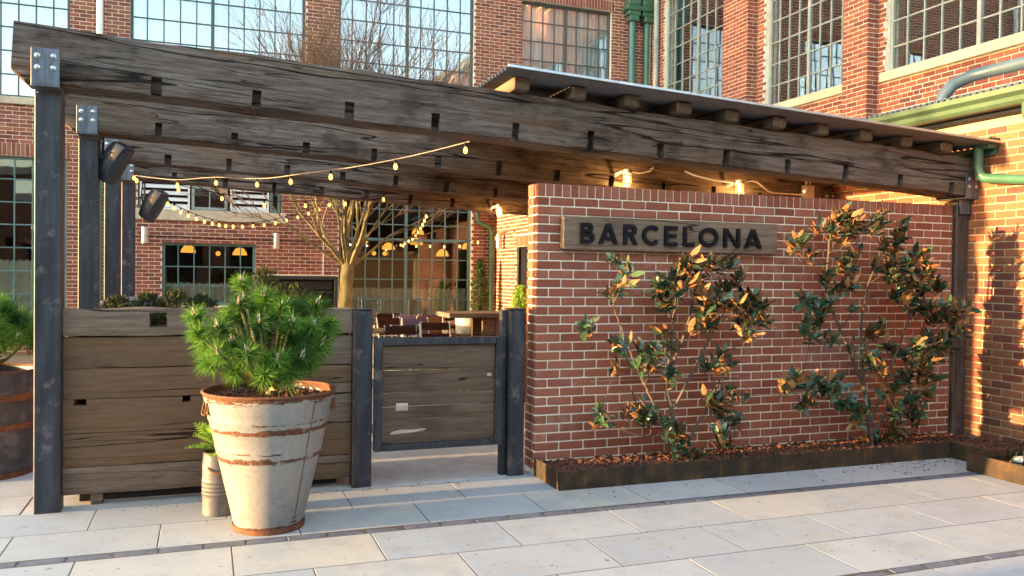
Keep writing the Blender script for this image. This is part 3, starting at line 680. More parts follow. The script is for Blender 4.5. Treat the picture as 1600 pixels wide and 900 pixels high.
pipe('conduit', 'thick pale grey conduit on the wing wall left of its first window', [(XT - .07, 15.72, 3.5), (XT - .07, 15.72, 9)], .06, MT['muntin_grey'], 'conduit')

# ================================================================ sign wall
XW0, XW1, YW = 2.305, 6.405, 5.725
sw = thing('sign_wall', 'freestanding red brick wall carrying the name board', 'wall', ((XW0 + XW1) / 2, YW, 0))
HB = 30.5 * BC
boxo('core', MT['mortar'], sw, XW0 + .007, XW1, YW + .007, YW + .183, -.02, 2.175, .002)
NC = 30
brickwork(sw, (XW0, YW, .035), 0, XW1 - XW0, NC * BC, 'brick_new', (), 300, rnd=2, rowlock=.102)
brickwork(sw, (XW0, YW + .19, .035), -90, .142, NC * BC, 'brick_new', (), 0, rnd=3, shift=.05)
one(lambda m: m.cbox((XW0 + .045, YW + .123, .035 + NC * BC + .051), (.089, .132, .094), .004), 'brick', MT['brick_new'], sw)

# ---------------------------------------------------------------- name board
sb = thing('name_board', 'weathered timber board with black BARCELONA letters on brick wall', 'sign', (3.45, 5.68, 1.81))
sbo = one(lambda m: m.cbox((3.452, 5.688, 1.812), (1.926, .066, .252), .006), 'board', MT['sign_board'], sb)
def stroke(m, p, q, w, y0, y1):
    p, q = Vector((*p, 0)), Vector((*q, 0)); d = (q - p).normalized(); n = Vector((-d.y, d.x, 0)) * w / 2
    m.prism([(a.x, a.y) for a in (p - n, q - n, q + n, p + n)], y0, y1)
def arc(m, c, rx, rz, a0, a1, w, y0, y1, n=28):
    for k in range(n):
        t0, t1 = R(a0 + (a1 - a0) * k / n), R(a0 + (a1 - a0) * (k + 1) / n); P = []
        for t, e in ((t0, 1), (t1, 1), (t1, -1), (t0, -1)): P.append((c[0] + (rx + e * w / 2) * math.cos(t), c[1] + (rz + e * w / 2) * math.sin(t)))
        m.prism(P, y0, y1)
def letter(ch, x0, x1, z0, z1):
    m = MB(); W, H, w = x1 - x0, z1 - z0, .029; y0, y1 = 5.632, 5.6545; X = lambda t: x0 + t * W; Z = lambda t: z0 + t * H; e = .0008
    if ch in 'BRELN': stroke(m, (x0 + w / 2, z0), (x0 + w / 2, z1), w, y0, y1)
    if ch == 'B':
        for za, zb, xr in ((.5, 1, .90), (0, .54, 1.0)):
            rz = (zb - za) * H / 2 - w / 2; cz = Z((za + zb) / 2); xc = X(xr) - w / 2 - rz
            arc(m, (xc, cz), rz, rz, -90, 90, w, y0 + e, y1)
            for zz in (cz - rz, cz + rz): stroke(m, (x0 + w, zz), (xc, zz), w, y0 + e, y1)
    if ch == 'R':
        rz = .56 * H / 2 - w / 2; cz = Z(.72); xc = X(.92) - w / 2 - rz
        arc(m, (xc, cz), rz, rz, -90, 90, w, y0 + e, y1)
        for zz in (cz - rz, cz + rz): stroke(m, (x0 + w, zz), (xc, zz), w, y0 + e, y1)
        m.prism([(X(.40), Z(.46)), (X(.40) + w * 1.15, Z(.46)), (x1, z0), (x1 - w * 1.2, z0)], y0 + 2 * e, y1)
    if ch == 'E':
        for zz, xr in ((z0 + w / 2, 1), (Z(.51), .92), (z1 - w / 2, 1)): stroke(m, (x0 + w, zz), (X(xr), zz), w, y0 + e, y1)
    if ch == 'L': stroke(m, (x0 + w, z0 + w / 2), (x1, z0 + w / 2), w, y0 + e, y1)
    if ch == 'N':
        stroke(m, (x1 - w / 2, z0), (x1 - w / 2, z1), w, y0, y1); m.prism([(x0, z1), (x0 + w * 1.1, z1), (x1, z0), (x1 - w * 1.1, z0)], y0 + e, y1)
    if ch == 'A':
        c = X(.5); m.prism([(x0, z0), (x0 + w * 1.08, z0), (c + w * .55, z1), (c - w * .55, z1)], y0, y1); m.prism([(x1 - w * 1.08, z0), (x1, z0), (c + w * .55, z1), (c - w * .55, z1)], y0 + e, y1)
        stroke(m, (X(.24), Z(.27)), (X(.76), Z(.27)), w * .95, y0 + 2 * e, y1)
    if ch == 'O': arc(m, (X(.5), Z(.5)), W / 2 - w / 2, H / 2 - w / 2, 0, 360, w, y0, y1, 44)
    if ch == 'C': arc(m, (X(.54), Z(.5)), W * .54 - w / 2, H / 2 - w / 2, 42, 318, w, y0, y1, 36)
    m.build('letter', MT['black'], sb)
for ch, a, c in (('B', 2.616, 2.738), ('A', 2.776, 2.936), ('R', 2.986, 3.106), ('C', 3.148, 3.296), ('E', 3.342, 3.456), ('L', 3.512, 3.612), ('O', 3.656, 3.832), ('N', 3.884, 4.036), ('A', 4.082, 4.246)):
    dz = -.004 * (a - 2.6); letter(ch, a, c, 1.738 + dz, 1.892 + dz)

# ================================================================ pergola
SL = .0465; SLA = math.atan(SL)
pg = thing('pergola', 'heavy weathered timber pergola with steel posts and a corrugated roof over its right half', 'pergola', (2.7, 8.4, 0))
zb = lambda x: 2.56 - SL * x
BX0, BX1, BH, BD = -1.09, 6.53, .352, .30
BY = [5.62, 7.45, 9.28, 11.10]
for bi, y0 in enumerate(BY):
    m = MB(); NX = 110; nd = Vector((bi * 7.3, bi * 3.1, 0))
    ring = []
    for a, e, k in ((0, 0, 6), (0, 1, 8), (1, 1, 6), (1, 0, 8)):
        b2 = {(0, 0): (0, 1), (0, 1): (1, 1), (1, 1): (1, 0), (1, 0): (0, 0)}[(a, e)]
        for i in range(k): t = i / k; ring.append((a + (b2[0] - a) * t, e + (b2[1] - e) * t))
    n = len(ring)
    for i in range(NX + 1):
        x = (BX1 - BX0) * i / NX
        for (ry, rz_) in ring:
            y, z = ry * BD, rz_ * BH
            p = Vector((x, y, z)); q = p * 3.0 + nd
            ed = max(0, 1 - min(min(y, BD - y) + min(z, BH - z), .05) / .05)
            wob = noise.noise(q * .5) * .012 + noise.noise(Vector((x * 5, y * 22, z * 22)) + nd) * .005 + noise.noise(Vector((x * 1.6, y * 40, z * 40)) - nd) * .004
            c = Vector((0, y - BD / 2, z - BH / 2)); c.normalize()
            chip = ed * (.008 + .03 * max(0, noise.noise(Vector((x * 2.3, round(ry) * 9, round(rz_) * 9)) + nd)) + .012 * max(0, noise.noise(Vector((x * 11, round(ry) * 9, 3 + round(rz_) * 9)))))
            p += c * (wob - chip)
            if x < .07 and z < .12: p.z += (.07 - x) * .8 * (1 - z / .12)
            m.v.append(p)
    for i in range(NX):
        for j in range(n): j2 = (j + 1) % n; m.f.append((i * n + j, (i + 1) * n + j, (i + 1) * n + j2, i * n + j2))
    m.f.append(tuple(range(n))); m.f.append(tuple(NX * n + j for j in reversed(range(n))))
    me = m.mesh('beam', MT['beam']); o = bpy.data.objects.new('beam', me); reg(o, pg, (0, 0, 0))
    bm = bmesh.new(); bm.from_mesh(me); bmesh.ops.recalc_face_normals(bm, faces=bm.faces); bm.to_mesh(me); bm.free()
    o.location = (0, 0, 0); o.parent = None
    cu = MB(); rr = random.Random(bi)
    for k in range(12):
        xc = -.321 + .5975 * k - BX0 + (.02 if bi == 0 else -.06); w = rr.uniform(.026, .033); cu.box(xc - w, xc + w, -.05, rr.uniform(.055, .085), -.05, rr.uniform(.105, .14))
    cut(o, cu); o.parent = pg
    for pl in o.data.polygons: pl.use_smooth = True
    o.data.set_sharp_from_angle(angle=R(28))
    WP[o.name] = Vector((BX0, y0, zb(BX0))); o.location = WP[o.name] - wpos(pg); o.rotation_euler = (0, SLA, 0)
bolt = MB(); bolt.lathe([(.0, -.004), (.0165, -.004), (.0165, .0), (.0105, .002), (.0105, .007), (.007, .011), (.0, .012)], 12)
bolt_me = bolt.mesh('bolt', MT['bolt'], True)
PX = -.905
for k, y0 in enumerate(BY):
    yc = y0 + BD / 2
    for x, mt, w in ((PX, 'steel', .145), (6.492, 'post_brown', .14)):
        zt = zb(x) - .012
        if x > 6: z0_ = 0
        one(lambda m: m.cbox((x, yc, zt / 2 - .03), (w, .145, zt + .06 - .07), .005), 'post', MT[mt], pg)
        br = MB(); bw = .152 if x < 0 else .152
        br.cbox((x, y0 - .013, zb(x) + .095), (bw, .01, .215), .002); br.cbox((x, y0 + BD + .013, zb(x) + .095), (bw, .01, .215), .002); br.cbox((x, yc, zb(x) - .018), (bw, BD + .034, .012), .002)
        bo = br.build('bracket', MT['plate'], pg)
        for dx in (-.042, .042):
            for dz in (.085, .155): inst(bolt_me, 'bolt', bo, (x + dx, y0 - .0225, zb(x) + dz), (R(90), 0, 0))
    if k == 0: boxo('bracket_strap', MT['plate'], pg, 6.424, 6.56, y0 + .048, y0 + .060, zb(6.5) - .16, zb(6.5) - .028, .002)
# rafters and roof
zr = lambda x: zb(x) + BH
for k in range(10):
    x = 2.10 + .445 * k; w = .13; h = .090; rr = random.Random(k + 40); yf = 5.54 + rr.uniform(-.015, .015)
    one(lambda m: m.cbox((x, (yf + 11.6) / 2, zr(x) + h / 2 - .004), (w, 11.6 - yf, h), .012, Matrix.Rotation(SLA, 3, 'Y')), 'rafter', MT['rafter'], pg)
XR0, XR1 = 1.93, 6.54
y = 5.37
while y < 11.7: corr('roof_panel', pg, MT['roof_sheet'], XR0, XR1, zr(XR0) + .100, zr(XR1) + .100, y, y + .68, .068, .015); y += .682
one(lambda m: m.cbox(((XR0 + XR1) / 2, 5.362, zr((XR0 + XR1) / 2) + .106), ((XR1 - XR0) * 1.001, .014, .020), .003, Matrix.Rotation(SLA, 3, 'Y')), 'edge_flashing', MT['galv_roof'], pg)
boxo('end_gutter', MT['green'], pg, XR1 + .002, 6.562, 5.42, 9.1, zr(6.55) + .005, zr(6.55) + .088, .004)
pipe('drain_pipe', 'bright green drainpipe elbow running from the pergola roof along the brick wall', [(6.47, 5.53, 2.70), (6.47, 5.53, 2.50), (6.475, 5.515, 2.44), (6.485, 5.47, 2.405), (6.495, 5.40, 2.395), (6.50, 5.0, 2.345), (6.50, 4.2, 2.24), (6.5, 4.1, 2.2), (6.5, 4.08, 2.1), (6.5, 4.08, .2)], .043, MT['green'])
t = thing('rain_head', 'small dark green box where the pergola roof drains, by the brick wall', 'gutter', (6.52, 5.5, 2.7)); 
one(lambda m: [m.cbox((6.505, 5.46, 2.705), (.12, .11, .085), .006), m.cbox((6.505, 5.46, 2.752), (.135, .125, .014), .003)], 'box', MT['green'], t)

# ---------------------------------------------------------------- loudspeakers under the beams
def speaker(x, y, z, s, label):
    t = thing('loudspeaker', label, 'speaker', (x, y, z), 'loudspeakers hung under the beams'); rm = Matrix.Rotation(R(-28), 3, 'Z') @ Matrix.Rotation(R(32), 3, 'Y'); C = Vector((x, y, z))
    T = lambda p: C + rm @ (Vector(p) * s)
    sec = [(-.10, -.10), (.02, -.14), (.09, -.12), (.125, -.06), (.135, 0), (.125, .06), (.09, .12), (.02, .14), (-.10, .10)]
    b = MB(); L = []
    for zz, k, dx in ((-.26, .86, .015), (-.245, .97, .005), (-.12, 1.02, -.01), (0, 1.04, -.015), (.12, 1.02, -.01), (.235, .95, .0), (.25, .84, .01)): L.append([T((a * k + dx * 2, c * k, zz)) for a, c in sec])
    n = len(sec)
    for r_ in L: b.v += r_
    for i in range(len(L) - 1):
        for j in range(n): j2 = (j + 1) % n; b.f.append((i * n + j, i * n + j2, (i + 1) * n + j2, (i + 1) * n + j))
    b.f += [tuple(reversed(range(n))), tuple((len(L) - 1) * n + j for j in range(n))]
    b.build('cabinet', MT['speaker'], t, True)
    g = MB(); L = []
    for zz, k in ((-.24, .92), (-.12, 1), (0, 1.02), (.12, 1), (.23, .92)):
        L.append([T((.132 * k + .012 - (0 if abs(c) < .05 else .035 if abs(c) < .09 else .075), c * k, zz)) for c in (-.115, -.08, -.045, 0, .045, .08, .115)])
    for r_ in L: g.v += r_
    for i in range(4):
        for j in range(6): g.f.append((i * 7 + j, i * 7 + j + 1, (i + 1) * 7 + j + 1, (i + 1) * 7 + j))
    g.build('grille', MT['grille'], t, True)
    one(lambda m: [m.tube([T((-.06, e * .15, .0)), T((-.19, e * .15, .0))], .012 * s, 6) for e in (-1, 1)] + [m.tube([T((-.19, -.15, 0)), T((-.19, .15, 0))], .014 * s, 6)], 'yoke', MT['speaker'], t)
    top = T((-.19, 0, 0)); zc = zb(x - .12) - .002
    one(lambda m: m.tube([top, (top.x, top.y, zc)], .012, 6), 'stem', MT['speaker'], t)
    one(lambda m: m.tube([T((-.08, -.05, .2)), (top.x - .03, top.y - .1, z - .22 * s), (top.x - .05, top.y, z), (top.x - .02, top.y, zc)], .006, 5), 'cable', MT['black'], t)
    one(lambda m: m.lathe([(.0, -.003), (.03 * s, -.003), (.03 * s, .004), (0, .005)], 14, (0, 0, 0)), 'pivot_knob', MT['black'], t, True, (0, 0, 0)).location = T((-.02, -.13, .1)) - C
speaker(-.72, 7.62, 2.385, .66, 'larger black loudspeaker hanging under the second beam by the left posts')
speaker(-.62, 11.28, 2.31, .78, 'smaller black loudspeaker hanging at the farthest left post')

# ---------------------------------------------------------------- caged lamps with conduit
def caged(x, y, z, label, s=1.0):
    t = thing('caged_lamp', label, 'lamp', (x, y, z), 'caged jar lamps on the beams'); C = Vector((x, y, z))
    one(lambda m: m.lathe([(.0, .075), (.034, .075), (.046, .06), (.048, .035), (.042, .03), (.0, .03)], 16, C), 'cap', MT['conduit'], t, True)
    one(lambda m: m.lathe([(.036, .032), (.037, -.03), (.032, -.06), (.018, -.075), (.001, -.078)], 14, C), 'glass_jar', MT['glass_jar'], t, True)
    one(lambda m: m.lathe([(.001, .025), (.013, .02), (.015, -.01), (.02, -.03), (.013, -.05), (.001, -.056)], 10, C), 'bulb', MT['bulb_caged'], t, True)
    cg = MB()
    for k in range(6):
        a = k * math.pi / 3; d = Vector((math.cos(a), math.sin(a), 0)); cg.tube([C + d * .043 + Vector((0, 0, .034)), C + d * .044 + Vector((0, 0, -.06)), C + d * .028 + Vector((0, 0, -.085)), C + Vector((0, 0, -.092))], .0028, 4)
    for zz in (-.005, -.045): cg.lathe([(.042, zz - .003), (.046, zz - .003), (.046, zz + .003), (.042, zz + .003)], 16, C, True)
    cg.build('cage', MT['conduit'], t)
    one(lambda m: m.tube([C + Vector((0, 0, .05)), C + Vector((-.05, .02, .045)), C + Vector((-.075, .06, .03)), (x - .08, y + .115, z + .02)], .017, 8), 'arm', MT['conduit'], t, True)
    l = bpy.data.lights.new('lamp_glow', 'POINT'); l.energy = 1.6; l.color = (1, .50, .16); l.shadow_soft_size = .03
    o = bpy.data.objects.new('lamp_glow', l); reg(o, t, C + Vector((0, -.0, -.11)))
caged(3.90, 7.315, 2.475, 'lit caged jar lamp above the brick wall, left of the pair')
caged(5.22, 7.315, 2.435, 'lit caged jar lamp above the brick wall, right of the pair')
caged(3.84, 10.96, 2.395, 'lit caged jar lamp on the farthest beam, just left of the brick wall')
pipe('conduit', 'bent zinc conduit from the right caged lamp to the switch box', [(5.27, 7.30, 2.50), (5.38, 7.32, 2.515), (5.46, 7.33, 2.50), (5.60, 7.35, 2.42), (5.68, 7.36, 2.405), (6.08, 7.36, 2.40)], .011, MT['conduit'], 'conduit')
pipe('conduit', 'short zinc conduit curving left of the right caged lamp', [(4.62, 7.42, 2.585), (4.72, 7.40, 2.545), (4.95, 7.36, 2.50), (5.15, 7.33, 2.485)], .011, MT['conduit'], 'conduit')
pipe('conduit', 'short conduit curving up right of the left caged lamp', [(3.93, 7.31, 2.535), (4.05, 7.34, 2.525), (4.2, 7.40, 2.56), (4.26, 7.435, 2.60)], .011, MT['conduit'], 'conduit')
t = thing('switch_box', 'grey metal switch box hanging at the right end of the beam conduit', 'box', (6.15, 7.37, 2.4))
one(lambda m: m.cbox((6.14, 7.37, 2.42), (.12, .08, .17), .008), 'case', MT['conduit'], t)
for dx in (-.02, .03): one(lambda m: m.tube([(6.14 + dx, 7.37, 2.505), (6.14 + dx, 7.37, 2.60)], .011, 8), 'pipe_stub', MT['conduit'], t)

# ---------------------------------------------------------------- string lights
bs = MB(); bs.lathe([(.0, .0), (.010, .0), (.012, -.03), (.013, -.034), (.0, -.034)], 10); sock_me = bs.mesh('socket', MT['black'], True)
bs = MB(); bs.lathe([(.001, -.032), (.010, -.036), (.018, -.055), (.019, -.068), (.014, -.084), (.001, -.090)], 10); bulb_me = bs.mesh('bulb', MT['bulb'], True)
def string(pts, nb, label, mat='black', r=.005, ends=True):
    pts = [Vector(p) for p in pts]; L = []
    for i in range(len(pts) - 1):               # Catmull-Rom through the hanging points
        p0, p1, p2, p3 = pts[max(i - 1, 0)], pts[i], pts[i + 1], pts[min(i + 2, len(pts) - 1)]
        for k in range(10): s = k / 10; L.append(.5 * ((2 * p1) + (p2 - p0) * s + (2 * p0 - 5 * p1 + 4 * p2 - p3) * s * s + (3 * p1 - p0 - 3 * p2 + p3) * s ** 3))
    L.append(pts[-1]); t = thing('string_lights', label, 'string lights', pts[0], 'string lights over the courtyard')
    one(lambda m: m.tube(L, r, 6), 'cable', MT[mat], t, True)
    acc = [0]
    for a, c in zip(L, L[1:]): acc.append(acc[-1] + (c - a).length)
    for k in range(nb):
        d = acc[-1] * (k + .06) / (nb - .88); i = max(j for j in range(len(L)) if acc[j] <= d + 1e-9); i = min(i, len(L) - 2)
        p = L[i].lerp(L[i + 1], (d - acc[i]) / max(1e-6, acc[i + 1] - acc[i])); s = inst(sock_me, 'socket', t, p); inst(bulb_me, 'bulb', s, p)
string([(-0.823, 11.000, 2.631),(-0.351, 10.400, 2.540),(0.064, 9.750, 2.523),(0.532, 8.950, 2.451),(0.891, 7.950, 2.420),(1.231, 7.250, 2.418),(1.629, 6.850, 2.485),(1.953, 6.300, 2.545)], 8, 'pale string of bulbs rising to the right, nearest below the front beam', 'rope', .0045)
string([(-.85, 10.93, 2.66), (-.31, 10.93, 2.53), (.25, 10.93, 2.44), (.78, 10.93, 2.38), (1.28, 10.93, 2.41), (1.77, 10.93, 2.455), (2.23, 10.93, 2.53)], 7, 'black string of bulbs slung along the farthest beam')
string([(-.55, 11.5, 2.46), (-.306, 12.0, 2.32), (.061, 12.5, 2.22), (.42, 13, 2.21), (.893, 13.2, 2.27), (1.368, 13.2, 2.41), (1.8, 13.1, 2.60)], 20, 'long sagging string of bulbs between the small loudspeaker and the tree')
string([(2.912, 11.42, 2.36), (3.22, 13.0, 2.27), (3.453, 14.5, 2.165), (3.6, 16.15, 2.10)], 10, 'string of bulbs running away towards the big restaurant window')
string([(3.514, 15.6, 2.07), (3.733, 14.6, 2.04), (3.97, 13.4, 2.01), (4.2, 12.5, 2.10), (4.36, 11.6, 2.16), (4.5, 11.12, 2.25)], 9, 'low string of bulbs in front of the courtyard corner, left of the brick wall')

# ================================================================ timber planter with boards, gate and posts
tp = thing('timber_planter', 'long planter box of weathered timber boards left of the gate', 'planter', (.06, 5.85, 0))
def plank(par, x0, x1, y0, y1, z0, z1, mat, rough=.006, cuts=None, seed=0):
    m = MB(); n = max(6, int((x1 - x0) / .06)); nd = Vector((seed * 3.7, seed * 1.3, seed)); ring = [(0, 0), (0, .25), (0, .5), (0, .75), (0, 1), (1, 1), (1, 0)]
    for i in range(n + 1):
        x = x0 + (x1 - x0) * i / n
        for a, e in ring:
            y = y0 + (y1 - y0) * a; z = z0 + (z1 - z0) * e
            dz = rough * noise.noise(Vector((x * 3.1, e * 5, a)) + nd) if e in (0, 1) else 0
            dy = rough * .5 * noise.noise(Vector((x * 2.3, z * 9, 2)) + nd) + (.005 if e in (0, 1) and a == 0 else 0)
            m.v.append(Vector((x, y + (dy if a == 0 else 0), z + dz)))
    k = len(ring)
    for i in range(n):
        for j in range(k): j2 = (j + 1) % k; m.f.append((i * k + j, (i + 1) * k + j, (i + 1) * k + j2, i * k + j2))
    m.f += [tuple(range(k)), tuple(n * k + j for j in reversed(range(k)))]
    o = m.build('plank', mat, par)
    bm = bmesh.new(); bm.from_mesh(o.data); bmesh.ops.recalc_face_normals(bm, faces=bm.faces); bm.to_mesh(o.data); bm.free()
    if cuts:
        p = o.parent; l = o.location.copy(); o.parent = None; o.location = WP[o.name]; cut(o, cuts); o.parent = p; o.location = l
    return o
c1 = MB(); c1.box(-.339, -.236, 5.5, 6.2, 1.127, 1.222)
plank(tp, -.832, .955, 5.78, 5.93, 1.072, 1.244, MT['board_grey'], .012, c1, 1)
zL = [(.872, 1.066), (.678, .868), (.462, .673), (.248, .458), (.075, .243)]
c3 = MB(); c3.box(-.775, -.703, 5.7, 6.0, .635, .69); c3.box(-.141, -.092, 5.7, 6.0, .634, .69)
for k, (a, c) in enumerate(zL): plank(tp, -.832, .44, 5.80 + .006 * (k % 2), 5.87, a, c, MT['board'] if k != 4 else MT['board_grey'], .005, c3 if k == 2 else None, 5 + k)
for k, (a, c) in enumerate([(.858, 1.056), (.732, .852), (.452, .727), (.228, .446), (.172, .222), (.06, .167)]): plank(tp, .446, .955, 5.80 + .006 * (k % 3), 5.87, a, c, MT['board'] if k % 2 else MT['board_grey'], .005, None, 15 + k)
for k, (a, c) in enumerate(zL): plank(tp, -.832, .955, 6.43, 6.50, a, c, MT['board'], .005, None, 25 + k)
for x in (-.83, .885):
    one(lambda m: m.cbox((x + .035, 6.15, .58), (.06, .54, 1.0), .006), 'end_board', MT['board'], tp)
for x in (-.645, .63): boxo('foot', MT['board_grey'], tp, x - .035, x + .035, 5.83, 5.92, -.001, .074, .005)
boxo('base', MT['dark'], tp, -.76, .88, 5.93, 6.42, .0, .09, .005)  # dark block added to stop light showing through the gap under the boards
def lumps(x0, x1, y0, y1, z, n, sz, rr, mb):
    for _ in range(n):
        c = Vector((rr.uniform(x0, x1), rr.uniform(y0, y1), z + rr.uniform(-.004, .012))); s = sz * rr.uniform(.5, 1.3)
        mb.cbox(c, (s * rr.uniform(.8, 2.2), s * .7, s * .35), .002, Euler((rr.uniform(-.6, .6), rr.uniform(-.6, .6), rr.uniform(0, 3.1))).to_matrix())
one(lambda m: m.box(-.76, .88, 5.935, 6.42, .95, 1.09), 'soil', MT['soil'], tp)
# side planter running back along the posts: only its pale coping shows
sp = thing('side_planter', 'low side planter with pale coping behind the left posts', 'planter', (-.9, 8.7, 0))
boxo('wall', MT['board'], sp, -1.0, -.42, 7.72, 9.2, 0, 1.12, .006); boxo('wall', MT['board'], sp, -1.0, -.42, 9.52, 11.0, 0, 1.12, .006)
boxo('coping', MT['plate'], sp, -1.02, -.40, 7.7, 9.22, 1.122, 1.165, .004); boxo('coping', MT['plate'], sp, -1.02, -.40, 9.5, 11.02, 1.122, 1.165, .004)

def gate_post(x0, x1, label):
    t = thing('gate_post', label, 'post', ((x0 + x1) / 2, 5.81, 0), 'gate posts'); one(lambda m: m.cbox(((x0 + x1) / 2, 5.812, .61), (x1 - x0, .14, 1.25), .010), 'post_tube', MT['steel'], t); return t
gl = gate_post(.958, 1.092, 'dark steel gate post between timber planter and gate')
boxo('cap_plate', MT['steel'], gl, .956, 1.094, 5.74, 5.884, 1.236, 1.243, .001)
for z in (.72, .40): boxo('latch_keep', MT['bolt'], gl, 1.093, 1.104, 5.76, 5.80, z - .03, z + .03, .002)
gr = gate_post(2.108, 2.232, 'dark scratched steel gate post beside the brick wall')
boxo('cap_plate', MT['steel'], gr, 2.106, 2.234, 5.74, 5.884, 1.236, 1.243, .001)
boxo('hinge_stile', MT['steel'], gr, 2.064, 2.104, 5.80, 5.86, -.01, 1.228, .003)
ga = thing('timber_gate', 'low gate of weathered boards in a dark steel frame', 'gate', (1.57, 5.72, 0))
GX0, GX1, GZ0, GZ1 = 1.104, 2.046, .246, 1.04; fw = .052
def frame_bar(x0, x1, z0, z1): boxo('frame_bar', MT['steel'], ga, x0, x1, 5.715, 5.775, z0, z1, .004)
frame_bar(GX0, GX0 + fw, GZ0, GZ1); frame_bar(GX1 - fw, GX1, GZ0, GZ1); frame_bar(GX0 + fw + .001, GX1 - fw - .001, GZ0, GZ0 + .045); frame_bar(GX0 + fw + .001, GX1 - fw - .001, GZ1 - fw, GZ1)
hol = MB(); hol.box(1.261, 1.353, 5.6, 5.9, .519, .577); hol.box(1.933, 1.985, 5.6, 5.9, .729, .788)
hol.prism([(1.205, .355), (1.24, .378), (1.30, .390), (1.38, .386), (1.44, .392), (1.503, .388), (1.47, .372), (1.40, .362), (1.30, .356), (1.25, .352)], 5.6, 5.9)
for k, (a, c) in enumerate([(.293, .458), (.463, .549), (.554, .646), (.651, .806), (.811, .986)]): plank(ga, GX0 + fw + .002, GX1 - fw - .002, 5.742 + .004 * (k % 2), 5.768, a, c, MT['gate_board'], .003, hol, 40 + k)
boxo('latch_bolt', MT['bolt'], ga, 1.935, 1.975, 5.752, 5.762, .745, .772, .003)
for z in (.90, .64, .36): one(lambda m: m.tube([(2.054, 5.775, z - .07), (2.054, 5.775, z + .07)], .0085, 8), 'hinge', MT['rust'], ga, True)

# ---------------------------------------------------------------- corten beds
ce = thing('steel_edging', 'rusty steel edging of the mulch bed below the brick wall', 'edging', (4.1, 5.24, 0))
EH = .135
xs = [2.305, 3.62, 4.95, 5.888]
for a, c in zip(xs, xs[1:]): boxo('edging_panel', MT['corten'], ce, a + .002, c - .002, 5.240, 5.250, 0, EH, .002)
boxo('edging_panel', MT['corten'], ce, 2.300, 2.31, 5.252, 5.715, 0, EH, .002); boxo('edging_panel', MT['corten'], ce, 5.89, 5.90, 4.87, 5.249, 0, EH, .002)
for x in xs[1:-1]: boxo('joint_strap', MT['corten'], ce, x - .012, x + .012, 5.2365, 5.2395, .005, EH - .004, .001)
rr = random.Random(77); mu = MB(); mu.box(2.312, 6.40, 5.252, 5.72, .01, .095); mu.box(5.902, 6.56, 4.9, 5.25, .01, .09)
lumps(2.33, 6.38, 5.265, 5.71, .10, 2600, .022, rr, mu); lumps(5.92, 6.55, 4.9, 5.3, .095, 400, .022, rr, mu)
MT['mulch'] = plain('bark_mulch', (.10, .038, .02), .95, 0, .5, 25, .5)
stuff(tag(mu.build('mulch', MT['mulch']), 'reddish brown bark mulch filling the bed below the brick wall', 'mulch'))
st = thing('steel_trough', 'rusty steel water trough in the right foreground corner', 'trough', (6.0, 4.4, 0))
boxo('wall', MT['corten'], st, 5.620, 5.632, 3.2, 4.85, 0, .142, .002); boxo('wall', MT['corten'], st, 5.634, 6.50, 4.838, 4.85, 0, .142, .002); boxo('wall', MT['corten'], st, 5.634, 6.50, 3.2, 3.212, 0, .142, .002); boxo('wall', MT['corten'], st, 6.488, 6.50, 3.214, 4.836, 0, .142, .002)
boxo('water', MT['water'], st, 5.634, 6.486, 3.214, 4.836, .02, .098, .001)
rr = random.Random(5)
for k, (sx_, sy_, s, lab_) in enumerate(((5.93, 4.62, .085, 'pale stone nearest the corner inside the steel trough'), (6.06, 4.50, .10, 'largest pale rounded stone in the steel trough'), (5.86, 4.42, .07, 'small pale stone against the front edge of the steel trough'), (6.22, 4.66, .075, 'pale stone at the back of the steel trough'))):
    m = MB(); m.lathe([(.001, -.5), (.6, -.35), (1, 0), (.75, .35), (.001, .5)], 9); c = Vector((sx_, sy_, .105))
    m.v = [c + Vector((v.x * s * rr.uniform(.85, 1.1), v.y * s * .8, v.z * s * .9)) for v in m.v]
    tag(m.build('stone', MT['pebble'], None, True), lab_, 'stone', 'stones in the steel trough')
pl = thing('trough_plant', 'low dark green plant growing in the steel trough', 'plant', (6.1, 4.3, .1)); pm = MB()
for k in range(160):
    a = rr.uniform(0, 6.28); c = Vector((6.05 + rr.gauss(0, .14), 4.25 + rr.gauss(0, .2), .10)); d = Vector((math.cos(a) * .5, math.sin(a) * .5, .8)).normalized(); s = d.cross(Vector((0, 0, 1))).normalized() * .008
    e = c + d * rr.uniform(.05, .13); pm.add([c - s, c + s, e], [(0, 1, 2)])
pm.build('foliage', MT['evergreen'], pl)

